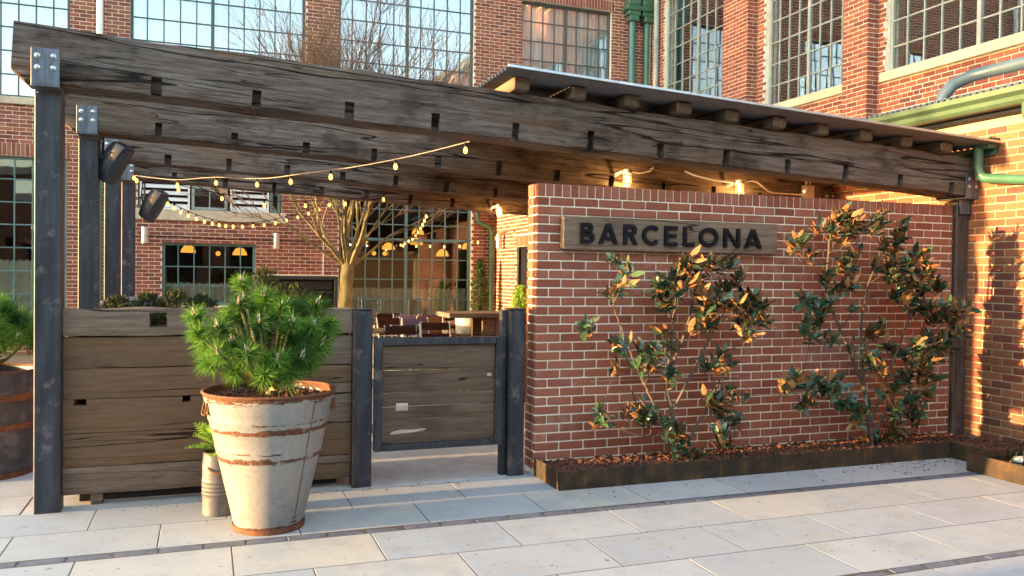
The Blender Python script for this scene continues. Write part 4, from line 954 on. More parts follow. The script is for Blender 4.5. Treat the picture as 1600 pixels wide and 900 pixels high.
# ================================================================ magnolias trained on the wall
M1=[(2.86,5.53,1.64,5,'g'),(2.81,5.48,1.36,9,'g'),(2.81,5.35,1.42,5,'b'),(2.60,5.48,1.11,9,'g'),(2.85,5.47,0.96,10,'g'),(2.96,5.55,0.97,5,'g'),(2.79,5.56,0.41,10,'g'),(2.62,5.28,0.53,3,'b'),(3.00,5.52,0.47,9,'g'),(3.16,5.53,0.40,15,'g'),(3.03,5.42,0.52,5,'g'),(3.40,5.49,0.29,15,'g'),(3.33,5.44,0.20,5,'g'),(3.82,5.49,0.18,8,'g'),(3.68,5.40,0.50,12,'m'),(3.60,5.38,0.56,7,'b'),(3.21,5.47,1.40,12,'g'),(3.28,5.44,1.46,9,'g'),(3.27,5.49,1.28,12,'g'),(3.29,5.39,1.38,6,'m'),(3.35,5.31,1.60,14,'b'),(3.36,5.39,1.56,8,'b'),(3.50,5.29,1.57,8,'b'),(3.60,5.32,1.59,12,'b'),(3.73,5.36,1.58,8,'b'),(3.75,5.40,1.42,12,'b'),(3.60,5.28,1.37,6,'b'),(3.50,5.42,1.44,10,'m'),(3.46,5.30,1.38,6,'b'),(3.55,5.37,1.25,12,'m'),(3.66,5.39,1.27,8,'m'),(3.71,5.27,1.27,14,'b'),(3.86,5.34,1.29,10,'b'),(3.93,5.29,1.27,14,'b'),(4.04,5.34,1.29,8,'b'),(3.99,5.27,1.15,8,'b'),(3.86,5.28,1.06,10,'b'),(3.93,5.48,1.16,8,'m'),(3.62,5.47,1.10,9,'m'),(3.44,5.37,1.10,4,'b'),(3.11,5.42,0.92,14,'g'),(3.06,5.50,0.92,5,'g'),(3.29,5.47,0.74,8,'g'),(3.32,5.52,0.95,4,'g'),(3.71,5.42,0.89,10,'m'),(3.86,5.51,0.82,6,'g'),(3.65,5.35,0.80,5,'b'),(3.64,5.48,0.79,6,'g'),(2.76,5.32,0.81,4,'b'),(3.57,5.43,0.09,5,'g'),(2.96,5.46,1.53,3,'g'),(3.93,5.43,0.56,4,'g'),(3.87,5.44,0.36,5,'g'),(3.71,5.35,0.31,8,'m'),(3.02,5.47,0.81,3,'g'),(3.28,5.54,1.05,3,'g'),(3.47,5.37,1.54,6,'m'),(3.74,5.35,0.52,5,'m')]
M2=[(4.32,5.30,1.76,10,'m'),(4.49,5.35,1.68,8,'m'),(4.34,5.38,1.72,6,'g'),(4.81,5.49,1.92,9,'g'),(4.50,5.28,1.88,6,'m'),(4.91,5.47,2.04,8,'g'),(4.78,5.39,1.96,6,'m'),(4.91,5.37,1.94,12,'m'),(4.73,5.34,1.82,6,'m'),(4.94,5.44,1.83,9,'g'),(5.03,5.41,1.92,6,'g'),(5.11,5.28,2.01,7,'m'),(4.99,5.24,1.89,5,'b'),(5.36,5.32,1.93,6,'b'),(5.42,5.37,1.82,8,'m'),(5.39,5.41,1.72,10,'m'),(5.26,5.37,1.76,6,'m'),(4.86,5.40,1.59,12,'m'),(4.90,5.36,1.55,8,'m'),(4.67,5.38,1.48,10,'g'),(4.86,5.43,1.41,12,'g'),(4.88,5.33,1.43,8,'m'),(4.48,5.41,1.32,8,'g'),(4.58,5.37,1.25,8,'g'),(4.74,5.43,1.29,8,'g'),(4.59,5.48,1.10,8,'g'),(4.51,5.36,1.02,8,'g'),(4.68,5.45,1.13,5,'g'),(4.79,5.44,1.01,4,'g'),(5.35,5.42,1.58,12,'m'),(5.18,5.37,1.60,6,'m'),(5.45,5.34,1.60,12,'m'),(5.54,5.25,1.66,12,'b'),(5.59,5.23,1.58,10,'b'),(5.66,5.45,1.68,8,'m'),(5.79,5.31,1.44,14,'m'),(5.70,5.31,1.46,8,'b'),(5.26,5.27,1.48,10,'b'),(5.57,5.39,1.44,10,'m'),(5.64,5.37,1.39,8,'m'),(5.49,5.47,1.34,12,'g'),(5.38,5.26,1.30,8,'b'),(5.64,5.34,1.25,12,'m'),(5.84,5.40,1.15,10,'m'),(5.79,5.24,1.25,8,'b'),(5.94,5.32,1.18,12,'b'),(5.98,5.27,1.24,10,'b'),(6.08,5.30,1.27,6,'b'),(5.97,5.23,1.08,8,'b'),(5.89,5.24,1.04,6,'b'),(5.20,5.44,1.03,12,'g'),(5.26,5.38,1.08,6,'g'),(5.47,5.49,0.90,10,'g'),(5.27,5.44,0.79,14,'g'),(5.11,5.37,0.85,6,'g'),(5.62,5.49,0.83,6,'g'),(5.46,5.22,0.95,12,'b'),(5.70,5.24,0.94,12,'b'),(5.81,5.42,1.00,8,'m'),(5.62,5.24,0.83,8,'b'),(5.83,5.30,0.86,5,'b'),(5.51,5.38,0.65,14,'m'),(5.37,5.32,0.61,8,'m'),(5.63,5.31,0.65,8,'b'),(5.66,5.28,0.54,8,'m'),(5.69,5.25,0.66,5,'b'),(5.34,5.32,0.43,12,'m'),(5.55,5.38,0.45,8,'g'),(5.57,5.34,0.36,6,'m'),(5.46,5.47,0.18,14,'g'),(5.34,5.49,0.13,8,'g'),(5.43,5.36,0.27,8,'m'),(5.66,5.41,0.25,4,'g'),(4.79,5.36,0.65,12,'g'),(4.66,5.35,0.63,8,'g'),(4.48,5.30,0.69,8,'m'),(4.33,5.32,0.69,8,'b'),(4.26,5.33,0.63,6,'b'),(4.51,5.41,0.52,8,'g'),(4.92,5.42,0.47,10,'g'),(5.02,5.42,0.42,6,'g'),(5.07,5.44,0.32,5,'g'),(4.90,5.26,0.31,5,'b'),(5.20,5.47,0.38,4,'g'),(4.96,5.41,1.22,3,'g'),(5.04,5.46,0.94,3,'g'),(5.18,5.28,0.72,5,'m'),(5.18,5.25,0.56,5,'b')]
def leaf_mesh(L, W, fold=.25, curl=.12, mat='magnolia'):
    m = MB(); st = [(0, .12), (.2, .7), (.45, 1), (.7, .8), (.9, .35), (1, .02)]
    for t, w in st:
        z = -curl * L * t * t; hw = W / 2 * w
        m.v += [Vector((L * t, -hw, z + fold * hw)), Vector((L * t, 0, z)), Vector((L * t, hw, z + fold * hw))]
    for i in range(len(st) - 1):
        a = i * 3; m.f += [(a, a + 3, a + 4, a + 1), (a + 1, a + 4, a + 5, a + 2)]
    return m.mesh('leaf', MT[mat], 'all')
def smooth_path(pts, k=6):
    pts = [Vector(p) for p in pts]; L = []
    for i in range(len(pts) - 1):
        p0, p1, p2, p3 = pts[max(i - 1, 0)], pts[i], pts[i + 1], pts[min(i + 2, len(pts) - 1)]
        for j in range(k): s = j / k; L.append(.5 * ((2 * p1) + (p2 - p0) * s + (2 * p0 - 5 * p1 + 4 * p2 - p3) * s * s + (3 * p1 - p0 - 3 * p2 + p3) * s ** 3))
    return L + [pts[-1]]
LEAVES = [leaf_mesh(.135, .052), leaf_mesh(.115, .047, .35, .2), leaf_mesh(.15, .055, .2, .05), leaf_mesh(.095, .042, .3, .25)]
def magnolia(label, stems, clusters, seed, n_obj, dens=2.2):
    rr = random.Random(seed); base = stems[0][0]; t = thing('magnolia_tree', label, 'tree', base, 'magnolias trained on the sign wall')
    nodes = []; tk = MB()
    for i, s in enumerate(stems):
        L = smooth_path(s, 8); n = len(L); r0 = .019 if i == 0 else .012
        for q in L: q.x += rr.gauss(0, .003)
        tk.tube(L, [r0 * (1 - .65 * k / n) for k in range(n)], 8); nodes += [(q, r0 * (1 - .65 * k / n)) for k, q in enumerate(L)]
    tk.build('trunk', MT['mag_bark'], t, True)
    br = MB(); lv = []; cl = list(clusters)
    for _ in range(len(clusters) * 3):            # side shoots between neighbouring clusters
        a, c = rr.choice(clusters), rr.choice(clusters)
        dd = math.hypot(a[0] - c[0], a[2] - c[2])
        if .08 < dd < .32 and len(cl) < len(clusters) * 1.55: cl.append(((a[0] + c[0]) / 2 + rr.gauss(0, .03), min(a[1], c[1]) + rr.uniform(0, .06), (a[2] + c[2]) / 2 + rr.gauss(0, .03), 6, rr.choice((a[4], c[4]))))
    for cx, cy, cz, n, kd in cl:
        C = Vector((cx, cy, min(cz, 1.585) if seed == 3 else min(cz, 2.06))); best = min(nodes, key=lambda q: (q[0] - C).length + max(0, q[0].z - C.z + .12) * 1.8)
        A = best[0]; mid = A.lerp(C, .5) + Vector((rr.gauss(0, .02), rr.gauss(0, .012) - .02, -.03 - .10 * abs(C.x - A.x) * rr.random()))
        L = smooth_path([A, mid, C], 6); br.tube(L, [max(.0025, min(best[1] * .7, .0075) * (1 - .6 * k / len(L))) for k in range(len(L))], 6)
        for q in L[4:]: nodes.append((q, .006))
        ax = (C - mid).normalized() * .5 + Vector((rr.gauss(0, .25), -.45, rr.uniform(0, .7))); ax.normalize()
        x = ax.orthogonal().normalized(); y = ax.cross(x)
        for j in range(int(n * dens) + 2):
            a = j * 2.4 + rr.uniform(-.3, .3); op = rr.uniform(.55, 1.5) if j > 2 else rr.uniform(.15, .6)
            d = (math.cos(a) * x + math.sin(a) * y) * math.sin(op) + ax * math.cos(op); d.normalize()
            brown = kd == 'b' and rr.random() < .68 or kd == 'm' and rr.random() < .3 or kd == 'g' and rr.random() < .05
            up = ax - d * ax.dot(d); up = up.normalized() if up.length > .05 else d.orthogonal().normalized()
            if brown: up = -up
            sd = up.cross(d).normalized(); up = d.cross(sd)
            rot = Matrix((d, sd, up)).transposed() @ Matrix.Rotation(rr.gauss(0, .35), 3, 'X')
            p = C + ax * rr.uniform(-.05, .03) + Vector((rr.gauss(0, .018), rr.gauss(0, .014), rr.gauss(0, .018)))
            if p.y + d.y * .1 > YW - .01: p.y -= p.y + d.y * .1 - YW + .015
            lv.append((p, rot, rr.randrange(4), rr.uniform(.5, .98)))
    br.build('branches', MT['mag_bark'], t, True)
    rr.shuffle(lv); rest = MB()
    for k, (p, rot, va, s) in enumerate(lv):
        me = LEAVES[va]
        if k < n_obj: inst(me, 'leaf', t, p, rot.to_euler(), (s, s, s))
        else: rest.add([p + rot @ (v.co * s) for v in me.vertices], [tuple(q.vertices) for q in me.polygons])
    if rest.v: stuff(rest.build('foliage', MT['magnolia'], t, 'all'))
yv = 5.55
magnolia('left magnolia with sparse leaf clusters trained on the brick wall under the name board',
         [[(3.43, 5.50, .06), (3.36, 5.53, .47), (3.33, 5.55, .65), (3.36, 5.56, .93), (3.39, 5.56, 1.2), (3.40, 5.54, 1.42)],
          [(3.40, 5.51, .2), (3.2, 5.54, .55), (3.08, 5.57, .8), (2.95, 5.57, 1.08), (2.86, 5.55, 1.3), (2.9, 5.54, 1.55)],
          [(3.38, 5.51, .5), (3.55, 5.47, .85), (3.68, 5.44, 1.1), (3.8, 5.42, 1.3)],
          [(3.42, 5.50, .1), (3.58, 5.47, .4), (3.75, 5.46, .7), (3.86, 5.45, .95)],
          [(3.36, 5.54, .8), (3.48, 5.5, 1.15), (3.52, 5.46, 1.5), (3.5, 5.45, 1.62)]], M1, 3, 290)
magnolia('right magnolia, taller and bushier, trained on the brick wall near the corner post',
         [[(5.27, 5.47, .06), (5.23, 5.5, .49), (5.16, 5.52, .69), (5.07, 5.53, .88), (4.94, 5.53, 1.12), (4.81, 5.52, 1.38), (4.80, 5.5, 1.7), (4.84, 5.5, 1.95)],
          [(5.21, 5.5, .55), (5.17, 5.5, .85), (5.15, 5.49, 1.1), (5.2, 5.47, 1.46), (5.32, 5.45, 1.67), (5.56, 5.43, 1.93)],
          [(5.28, 5.46, .2), (5.45, 5.43, .5), (5.6, 5.4, .75), (5.78, 5.38, 1.0), (6.03, 5.36, 1.22)],
          [(5.26, 5.47, .3), (5.38, 5.42, .7), (5.5, 5.38, 1.05), (5.62, 5.36, 1.35), (5.72, 5.36, 1.55)],
          [(5.24, 5.48, .4), (5.0, 5.5, .52), (4.7, 5.52, .58), (4.42, 5.5, .6)]], M2, 8, 298, 2.5)
for i, (x0, x1, z) in enumerate(((2.75, 4.1, .69), (2.78, 3.75, 1.53), (4.2, 6.3, .53), (2.8, 4.0, 1.06))):
    tag(one(lambda m: m.tube([(x0, 5.70, z), (x1, 5.70, z)], .0022, 5), 'trellis_wire', MT['conduit']), ['wire stretched low across the brick behind the left magnolia', 'wire stretched high across the brick behind the left magnolia', 'wire stretched low across the brick behind the right magnolia', 'wire stretched midway across the brick behind the left magnolia'][i], 'wire', 'trellis wires')

# ================================================================ pine in the big rusty bucket
def pine(label, base, tufts, seed, mat_d=.35, nn=150, L=.125, group='pines in metal tubs'):
    rr = random.Random(seed); B = Vector(base); t = thing('dwarf_pine', label, 'plant', base, group)
    tk = MB(); top = B + Vector((0, 0, .16)); tk.tube([B - Vector((0, 0, .04)), B + Vector((.01, 0, .08)), top], [.024, .02, .016], 8)
    for p, d, s in tufts:
        p = Vector(p); tk.tube(smooth_path([B + Vector((0, 0, rr.uniform(.02, .14))), (B + p) / 2 + Vector((0, 0, -.02)), p - d * .02], 5), [.011] * 5 + [.008] * 5 + [.006], 6)
    tk.build('trunk', MT['bark'], t, True)
    for k, (p, d, s) in enumerate(tufts):
        p = Vector(p); d = Vector(d).normalized(); x = d.orthogonal().normalized(); y = d.cross(x); m = MB(); cand = k < 14 or k % 3 == 0
        for j in range(nn):
            h = rr.uniform(-.06, .025) * s; a = rr.uniform(0, 6.283); op = R(rr.triangular(10, 115, 65)); e = (math.cos(a) * x + math.sin(a) * y) * math.sin(op) + d * math.cos(op)
            ln = L * s * rr.uniform(.75, 1.15); w = e.cross(Vector((rr.gauss(0, 1), rr.gauss(0, 1), rr.gauss(0, 1)))).normalized() * .0016
            p0 = p + d * h; p1 = p0 + e * ln * .55 + Vector((0, 0, -.004)); p2 = p0 + e * ln + Vector((0, 0, -.02 * s * rr.random()))
            m.add([p0 - w, p0 + w, p1 + w, p1 - w, p2], [(0, 1, 2, 3), (3, 2, 4)])
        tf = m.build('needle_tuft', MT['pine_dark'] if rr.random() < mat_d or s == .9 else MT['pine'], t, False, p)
        if cand and (d.z > .05 or d.y < -.5):
            c = MB()
            for q in range(rr.randint(3, 6)):
                a = rr.uniform(0, 6.28); r_ = .013 if q else 0; o = p + d * .012 + (math.cos(a) * x + math.sin(a) * y) * r_; h = (.055 if q == 0 else rr.uniform(.022, .04)) * s
                dd = (d + Vector((0, 0, .8))).normalized() + (o - p) * 4; c.tube([o, o + dd * h * .6, o + dd * h], [.0055, .0048, .0015], 6)
            c.build('candle', MT['candle'], tf, True)
rr = random.Random(31)
PC = Vector((.33, 5.04, 1.03)); tufts = []
for x, z, yy in ((.19, 1.47, 5.0), (.18, 1.34, 4.86), (.28, 1.235, 4.78), (.61, 1.33, 4.95), (.45, 1.235, 4.80), (.57, 1.205, 4.84), (-.05, 1.27, 4.95), (.07, 1.20, 4.80), (.07, 1.06, 4.74), (.21, 1.06, 4.72), (.32, 1.38, 5.05), (.41, 1.31, 5.0), (.37, 1.01, 4.74), (.14, 1.12, 4.75), (.30, .93, 4.72), (.50, 1.02, 4.78), (-.04, 1.17, 4.9), (.68, 1.22, 4.95), (.62, 1.08, 4.9), (.02, 1.0, 4.82), (.55, .97, 4.85), (.70, 1.17, 5.1), (.15, .95, 4.80), (.43, .93, 4.78)):
    p = Vector((x, yy, .9 + (z - .9) * .92)); d = (p - Vector((.33, 5.06, .90))); d.normalize(); d = (d + Vector((0, -.15, .35))).normalized(); tufts.append((p, d, rr.uniform(.72, 1.12)))
for k in range(22):
    a = rr.uniform(.1, math.pi - .1); e = rr.uniform(0, 1.2); d = Vector((math.cos(a) * math.cos(e), math.sin(a) * math.cos(e), math.sin(e))); p = PC + Vector((d.x * .34, d.y * .28, d.z * .30 + rr.uniform(-.05, .0))); tufts.append((p, d, rr.uniform(.8, 1.05)))
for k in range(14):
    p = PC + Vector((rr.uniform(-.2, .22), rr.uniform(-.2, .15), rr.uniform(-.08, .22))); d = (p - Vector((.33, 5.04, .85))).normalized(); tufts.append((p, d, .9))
pine('bushy green pine growing in the big rusty bucket', (.35, 5.05, .77), tufts, 5, .35, 290, .118)
bk = thing('metal_bucket', 'big tapered galvanised bucket streaked with rust in front of the planter', 'bucket', (.355, 5.045, 0))
BCX = Vector((.355, 5.045, 0))
prof = [(.196, 0), (.199, .04), (.203, .055)]
for k in range(1, 41):
    z = .055 + (.80 - .055) * k / 40; r_ = .203 + (.374 - .203) * (z - .055) / .745
    for zz in (.44, .475, .60, .645): r_ += .006 * math.exp(-((z - zz) / .010) ** 2)
    prof.append((r_, z))
inner = [(r_ - .012, z) for r_, z in reversed(prof) if z > .5]
one(lambda m: (m.lathe(prof + [(.362, .80)] + inner, 64, BCX), m.disc(.2, .03, 40, BCX)), 'body', MT['bucket'], bk, True, BCX)
one(lambda m: m.lathe([(.373 + .009 * math.cos(a * .7854), .803 + .008 * math.sin(a * .7854)) for a in range(8)], 64, BCX, True), 'rim', MT['rust'], bk, True)
one(lambda m: m.lathe([(.195, -.001), (.203, .0), (.207, .026), (.207, .032), (.198, .032)], 64, BCX, True), 'foot_band', MT['rust'], bk, True)
for sx, a in ((1, R(-14)), (-1, R(194))):
    d = Vector((math.cos(a), math.sin(a), 0)); s = Vector((-d.y, d.x, 0)); c = BCX + d * .352 + Vector((0, 0, .715))
    one(lambda m: (m.cbox(c + Vector((0, 0, .02)) + d * .004, (.012, .05, .10), .004, Matrix.Rotation(a, 3, 'Z')), m.tube([c + d * .012 + s * .03 + Vector((0, 0, .04)), c + d * .026 + s * .03 - Vector((0, 0, .03)), c + d * .026 - s * .03 - Vector((0, 0, .03)), c + d * .012 - s * .03 + Vector((0, 0, .04))], .006, 6)), 'handle', MT['rust'], bk)
one(lambda m: m.tube([BCX + Vector((math.cos(R(-52)) * (.203 + .171 * k / 12 + .001), math.sin(R(-52)) * (.203 + .171 * k / 12 + .001), .055 + .745 * k / 12)) for k in range(13)], .0028, 5), 'seam', MT['rust'], bk)
sm = MB(); sm.disc(.345, .755, 40, BCX); rr = random.Random(9)
for k in range(420):
    a = rr.uniform(0, 6.283); q = .335 * math.sqrt(rr.random()); sm.cbox(BCX + Vector((q * math.cos(a), q * math.sin(a), .762 + rr.uniform(0, .012))), (rr.uniform(.015, .045), .014, .007), .002, Euler((rr.uniform(-.5, .5), rr.uniform(-.5, .5), rr.uniform(0, 3.1))).to_matrix())
sm.build('bark_mulch', MT['mulch'], bk)

# ---------------------------------------------------------------- small ribbed can with leafy plant
CC = Vector((.085, 5.41, 0)); cn = thing('zinc_can', 'small ribbed zinc can tucked behind the big bucket', 'can', CC)
pr = [(.001, .012), (.094, .012), (.10, .0), (.103, .004), (.102, .03)]
for k in range(41):
    z = .04 + .335 * k / 40; r_ = .101
    for zz in (.13, .155, .18, .205): r_ += .005 * math.exp(-((z - zz) / .007) ** 2)
    if z > .30: r_ -= (z - .30) * .08
    pr.append((r_, z))
pr += [(.0985, .385), (.093, .385), (.09, .34), (.001, .34)]
one(lambda m: m.lathe(pr, 36, CC), 'body', MT['can'], cn, True, CC)
one(lambda m: m.tube(smooth_path([CC + Vector((-.07, -.075, .30)), CC + Vector((-.04, -.108, .275)), CC + Vector((.03, -.115, .272)), CC + Vector((.075, -.085, .30))], 5), .005, 6), 'handle', MT['rust'], cn, True)
lp = thing('leafy_plant', 'bright green toothed leaf plant in the small zinc can', 'plant', CC + Vector((0, 0, .34))); rr = random.Random(17)
def toothed(L, W):
    m = MB(); n = 9; up = []; lo = []
    m.tube([(0, 0, 0), (L * .5, 0, 0), (L, 0, -L * .12)], [.002, .0015, .0006], 4)
    for k in range(n):
        t0, t1, tm = k / n, (k + 1) / n, (k + .85) / n; w = W * math.sin(math.pi * (.12 + .86 * (k + .3) / n)) * .5
        for sg in (1, -1):
            z = lambda t: -.12 * L * t * t
            m.add([(L * t0, 0, z(t0)), (L * tm + .012, sg * w, z(t0) + .18 * w), (L * min(1, t1 + .02), 0, z(t1))], [(0, 1, 2) if sg < 0 else (0, 2, 1)])
    return m.mesh('leaf', MT['bright_leaf'])
TL = [toothed(.17, .13), toothed(.135, .11)]
for k in range(15):
    a = k * 2.4 + rr.uniform(-.3, .3); el = rr.uniform(.1, 1.0); d = Vector((math.cos(a) * math.cos(el) - .45, math.sin(a) * math.cos(el) - .25, math.sin(el))).normalized(); p = CC + Vector((d.x * .04, d.y * .04, .37 + .07 * el)); sd = Vector((0, 0, 1)).cross(d).normalized()
    q = CC + Vector((0, 0, .33)); inst(TL[k % 2], 'leaf', lp, p, (Matrix((d, sd, d.cross(sd))).transposed() @ Matrix.Rotation(rr.gauss(0, .3), 3, 'X')).to_euler())
    one(lambda m: m.tube([q, p], .0022, 4), 'stem', MT['bright_leaf'], lp)

# ---------------------------------------------------------------- barrel tub with pine, left edge
BB = Vector((-1.53, 6.98, 0)); tb = thing('metal_tub', 'dull zinc tub with rusty hoops at the left picture edge', 'tub', BB)
one(lambda m: m.lathe([(.001, .02), (.325, .02), (.335, 0), (.34, .03), (.36, .25), (.365, .45), (.372, .70), (.378, .75), (.365, .752), (.355, .7), (.001, .69)], 48, BB), 'body', MT['barrel'], tb, True, BB)
for z, r_, w in ((.365, .362, .022), (.575, .368, .026), (.02, .341, .02)): one(lambda m: m.lathe([(r_, z - w), (r_ + .009, z - w), (r_ + .01, z + w), (r_, z + w)], 48, BB, True), 'hoop', MT['rust'], tb, True)
one(lambda m: m.lathe([(.368 + .013 * math.cos(a * .7854), .752 + .011 * math.sin(a * .7854)) for a in range(8)], 48, BB, True), 'rim', MT['barrel'], tb, True)
one(lambda m: (m.disc(.355, .70, 32, BB),), 'soil', MT['mulch'], tb)
rr = random.Random(77); tufts = []
for k in range(34):
    a = rr.uniform(0, 6.283); e = rr.uniform(-.1, 1.35); d = Vector((math.cos(a) * math.cos(e), math.sin(a) * math.cos(e), math.sin(e))); p = BB + Vector((.02, 0, .97)) + Vector((d.x * .30, d.y * .30, d.z * .25)); tufts.append((p, d, rr.uniform(.95, 1.15)))
for k in range(8):
    p = BB + Vector((rr.uniform(-.15, .15), rr.uniform(-.15, .15), .9 + rr.uniform(0, .2))); tufts.append((p, Vector((rr.gauss(0, 1), rr.gauss(0, 1), .8)).normalized(), 1.0))
pine('rounded pine in the zinc tub at the left picture edge', BB + Vector((0, 0, .71)), tufts, 6, .35, 240, .13)

# ---------------------------------------------------------------- shrubs
def shrub(name, label, base, rad, n, sz, mat, seed, group=None, spiky=.5, zlo=0.0):
    rr = random.Random(seed); B = Vector(base); t = thing(name, label, 'shrub', base, group); tk = MB(); m = MB(); L = []
    for k in range(n):
        a = rr.uniform(0, 6.283); q = rr.random() ** .5; z = zlo + (1 - zlo) * rr.random(); w = math.sin(math.pi * min(1, .15 + .8 * z)) ** .7 * (.75 + .35 * noise.noise(Vector((a, z * 5, seed))))
        c = B + Vector((rad[0] * w * q * math.cos(a), rad[1] * w * q * math.sin(a), rad[2] * z)); o = (c - B - Vector((0, 0, rad[2] * z * .6))).normalized()
        for j in range(3):
            d = (o + Vector((rr.gauss(0, .6), rr.gauss(0, .6), rr.gauss(.3, .5)))).normalized(); s = d.cross(Vector((rr.gauss(0, 1), rr.gauss(0, 1), rr.gauss(0, 1)))).normalized(); ln = sz * rr.uniform(.6, 1.4)
            m.add([c, c + d * ln * .45 + s * ln * .22 * spiky, c + d * ln, c + d * ln * .45 - s * ln * .22 * spiky], [(0, 1, 2, 3)])
        if k % 14 == 0: L.append(c)
    for c in L: tk.tube([B + Vector((rr.gauss(0, .01), rr.gauss(0, .01), 0)), (B + c) / 2 + Vector((0, 0, -.01)), c], [.006, .004, .002], 4)
    tk.tube([B - Vector((0, 0, .03)), B + Vector((0, 0, rad[2] * .5))], [.012, .006], 6)
    tk.build('stems', MT['twig'], t); m.build('foliage', MT[mat], t)
for k, (x, y, r_, h, l) in enumerate(((-.56, 6.2, .16, .21, 'low dark juniper in the timber planter, nearest the left post'), (-.38, 6.25, .16, .23, 'second low juniper in the timber planter'), (-.20, 6.15, .17, .25, 'bushy low juniper above the square hole of the planter'), (-.03, 6.22, .16, .22, 'low juniper in the planter just left of the pine'), (.62, 6.2, .18, .30, 'low juniper in the planter, right behind the pine'), (.40, 6.35, .2, .42, 'taller wispy juniper rising behind the pine'))):
    shrub('juniper', l, (x, y, 1.085), (r_, .2, h), 650, .035, 'juniper', 60 + k, 'junipers in the timber planter', .45)
shrub('columnar_shrub', 'dark columnar evergreen in the back right courtyard corner', (5.13, 15.75, .02), (.23, .2, 1.75), 1500, .06, 'evergreen', 70)
shrub('round_bush', 'bright green bush beside the dark back door', (5.25, 13.75, .5), (.27, .27, .75), 900, .06, 'bright_leaf', 71)
t = thing('bush_pot', 'dark pot under the bright bush by the back door', 'pot', (5.25, 13.75, 0)); one(lambda m: m.lathe([(.001, .01), (.15, .01), (.2, .5), (.18, .5), (.17, .47), (.001, .47)], 20, (5.25, 13.75, 0)), 'body', MT['black'], t, True)

# ================================================================ bare courtyard tree
def bare_tree(label, base, seed):
    rr = random.Random(seed); B = Vector(base); t = thing('bare_tree', label, 'tree', base); tk = MB(); lm = MB(); tw = MB()
    def grow(p, d, ln, r0, lev):
        n = max(3, int(ln / .13)); L = [p]; rs = [r0]; q = p; e = d.copy(); end = r0 * (.62 if lev < 3 else .3)
        for i in range(n):
            e = (e + Vector((rr.gauss(0, .07), rr.gauss(0, .07), rr.gauss(.035 if lev > 0 else 0, .05)))).normalized(); q = q + e * ln / n; L.append(q); rs.append(r0 + (end - r0) * (i + 1) / n)
        (lm if lev < 3 else tw).tube(L, rs, 7 if lev < 2 else 4 if lev < 4 else 3)
        if lev >= 5: return
        for k in range({0: 3, 1: 3, 2: 4, 3: 4, 4: 3}[lev]):
            i = len(L) - 1 if k == 0 else rr.randint(int(n * .35), n); a = rr.uniform(0, 6.283); o = e.orthogonal().normalized(); s = math.cos(a) * o + math.sin(a) * e.cross(o); sp = rr.uniform(.18, .34) if k == 0 else rr.uniform(.32, .62)
            nd = (e * math.cos(sp) + s * math.sin(sp) + Vector((0, 0, .10))).normalized()
            grow(L[i], nd, ln * rr.uniform(.62, .88), max(.0048, rs[i] * (.85 if k == 0 else .62)), lev + 1)
    f = B + Vector((0.02, 0, 1.62)); tk.tube(smooth_path([B + Vector((-.02, 0, -.02)), B + Vector((.0, 0, .3)), B + Vector((-.02, .02, .9)), f], 5), [.14, .13, .12, .115, .11, .108, .106, .105, .104, .103, .102, .102, .101, .101, .10, .095], 14)
    for a, tilt, r0, ln in ((.9, .30, .045, 1.35), (2.1, .28, .045, 1.3), (3.9, .48, .042, 1.3), (5.9, .62, .042, 1.3), (.4, .52, .062, 1.3), (1.5, .40, .065, 1.3), (2.7, .55, .07, 1.35), (3.5, .62, .06, 1.3), (4.4, .35, .075, 1.35), (5.4, .5, .065, 1.25), (.0, .85, .05, 1.25), (3.0, .95, .045, 1.1), (4.9, .08, .08, 1.4)):
        d = Vector((math.cos(a) * math.sin(tilt), math.sin(a) * math.sin(tilt), math.cos(tilt))); grow(f + Vector((d.x * .05, d.y * .05, -.06)), d, ln, r0 * .5, 0)
    tk.build('trunk', MT['bark'], t, True); lm.build('limbs', MT['bark'], t, True); tw.build('twigs', MT['twig'], t)
    print('tree faces', len(lm.f) + len(tw.f))
bare_tree('bare multi branched tree with pale sunlit trunk in the courtyard', (2.05, 13.0, 0), 4)

# ================================================================ courtyard furniture
def chair(x, y, rz, slat, label):
    t = thing('folding_chair', label, 'chair', (x, y, 0), 'slatted folding chairs'); rm = Matrix.Rotation(R(rz), 3, 'Z'); T = lambda *p: Vector((x, y, 0)) + rm @ Vector(p)
    rot = lambda a: rm @ Matrix.Rotation(R(a), 3, 'X')
    for k in range(5): one(lambda m: m.cbox(T(0, -.17 + .085 * k, .45), (.42, .07, .016), .003, rot(0)), 'seat_slat', MT[slat], t)
    for z, yy in ((.66, .235), (.80, .27)): one(lambda m: m.cbox(T(0, yy, z), (.40, .014, .10), .004, rot(-14)), 'back_slat', MT[slat], t)
    for s in (-1, 1):
        one(lambda m: m.tube([T(s * .19, -.24, 0), T(s * .19, -.02, .40), T(s * .19, .20, .55), T(s * .19, .285, .86)], .010, 6), 'leg', MT['conduit'], t)
        one(lambda m: m.tube([T(s * .165, .26, 0), T(s * .165, .02, .28), T(s * .165, -.18, .44)], .010, 6), 'leg', MT['conduit'], t)
    for yy, z in ((.19, .08), (-.2, .07)): one(lambda m: m.tube([T(-.175, yy, z), T(.175, yy, z)], .007, 5), 'stretcher', MT['conduit'], t)
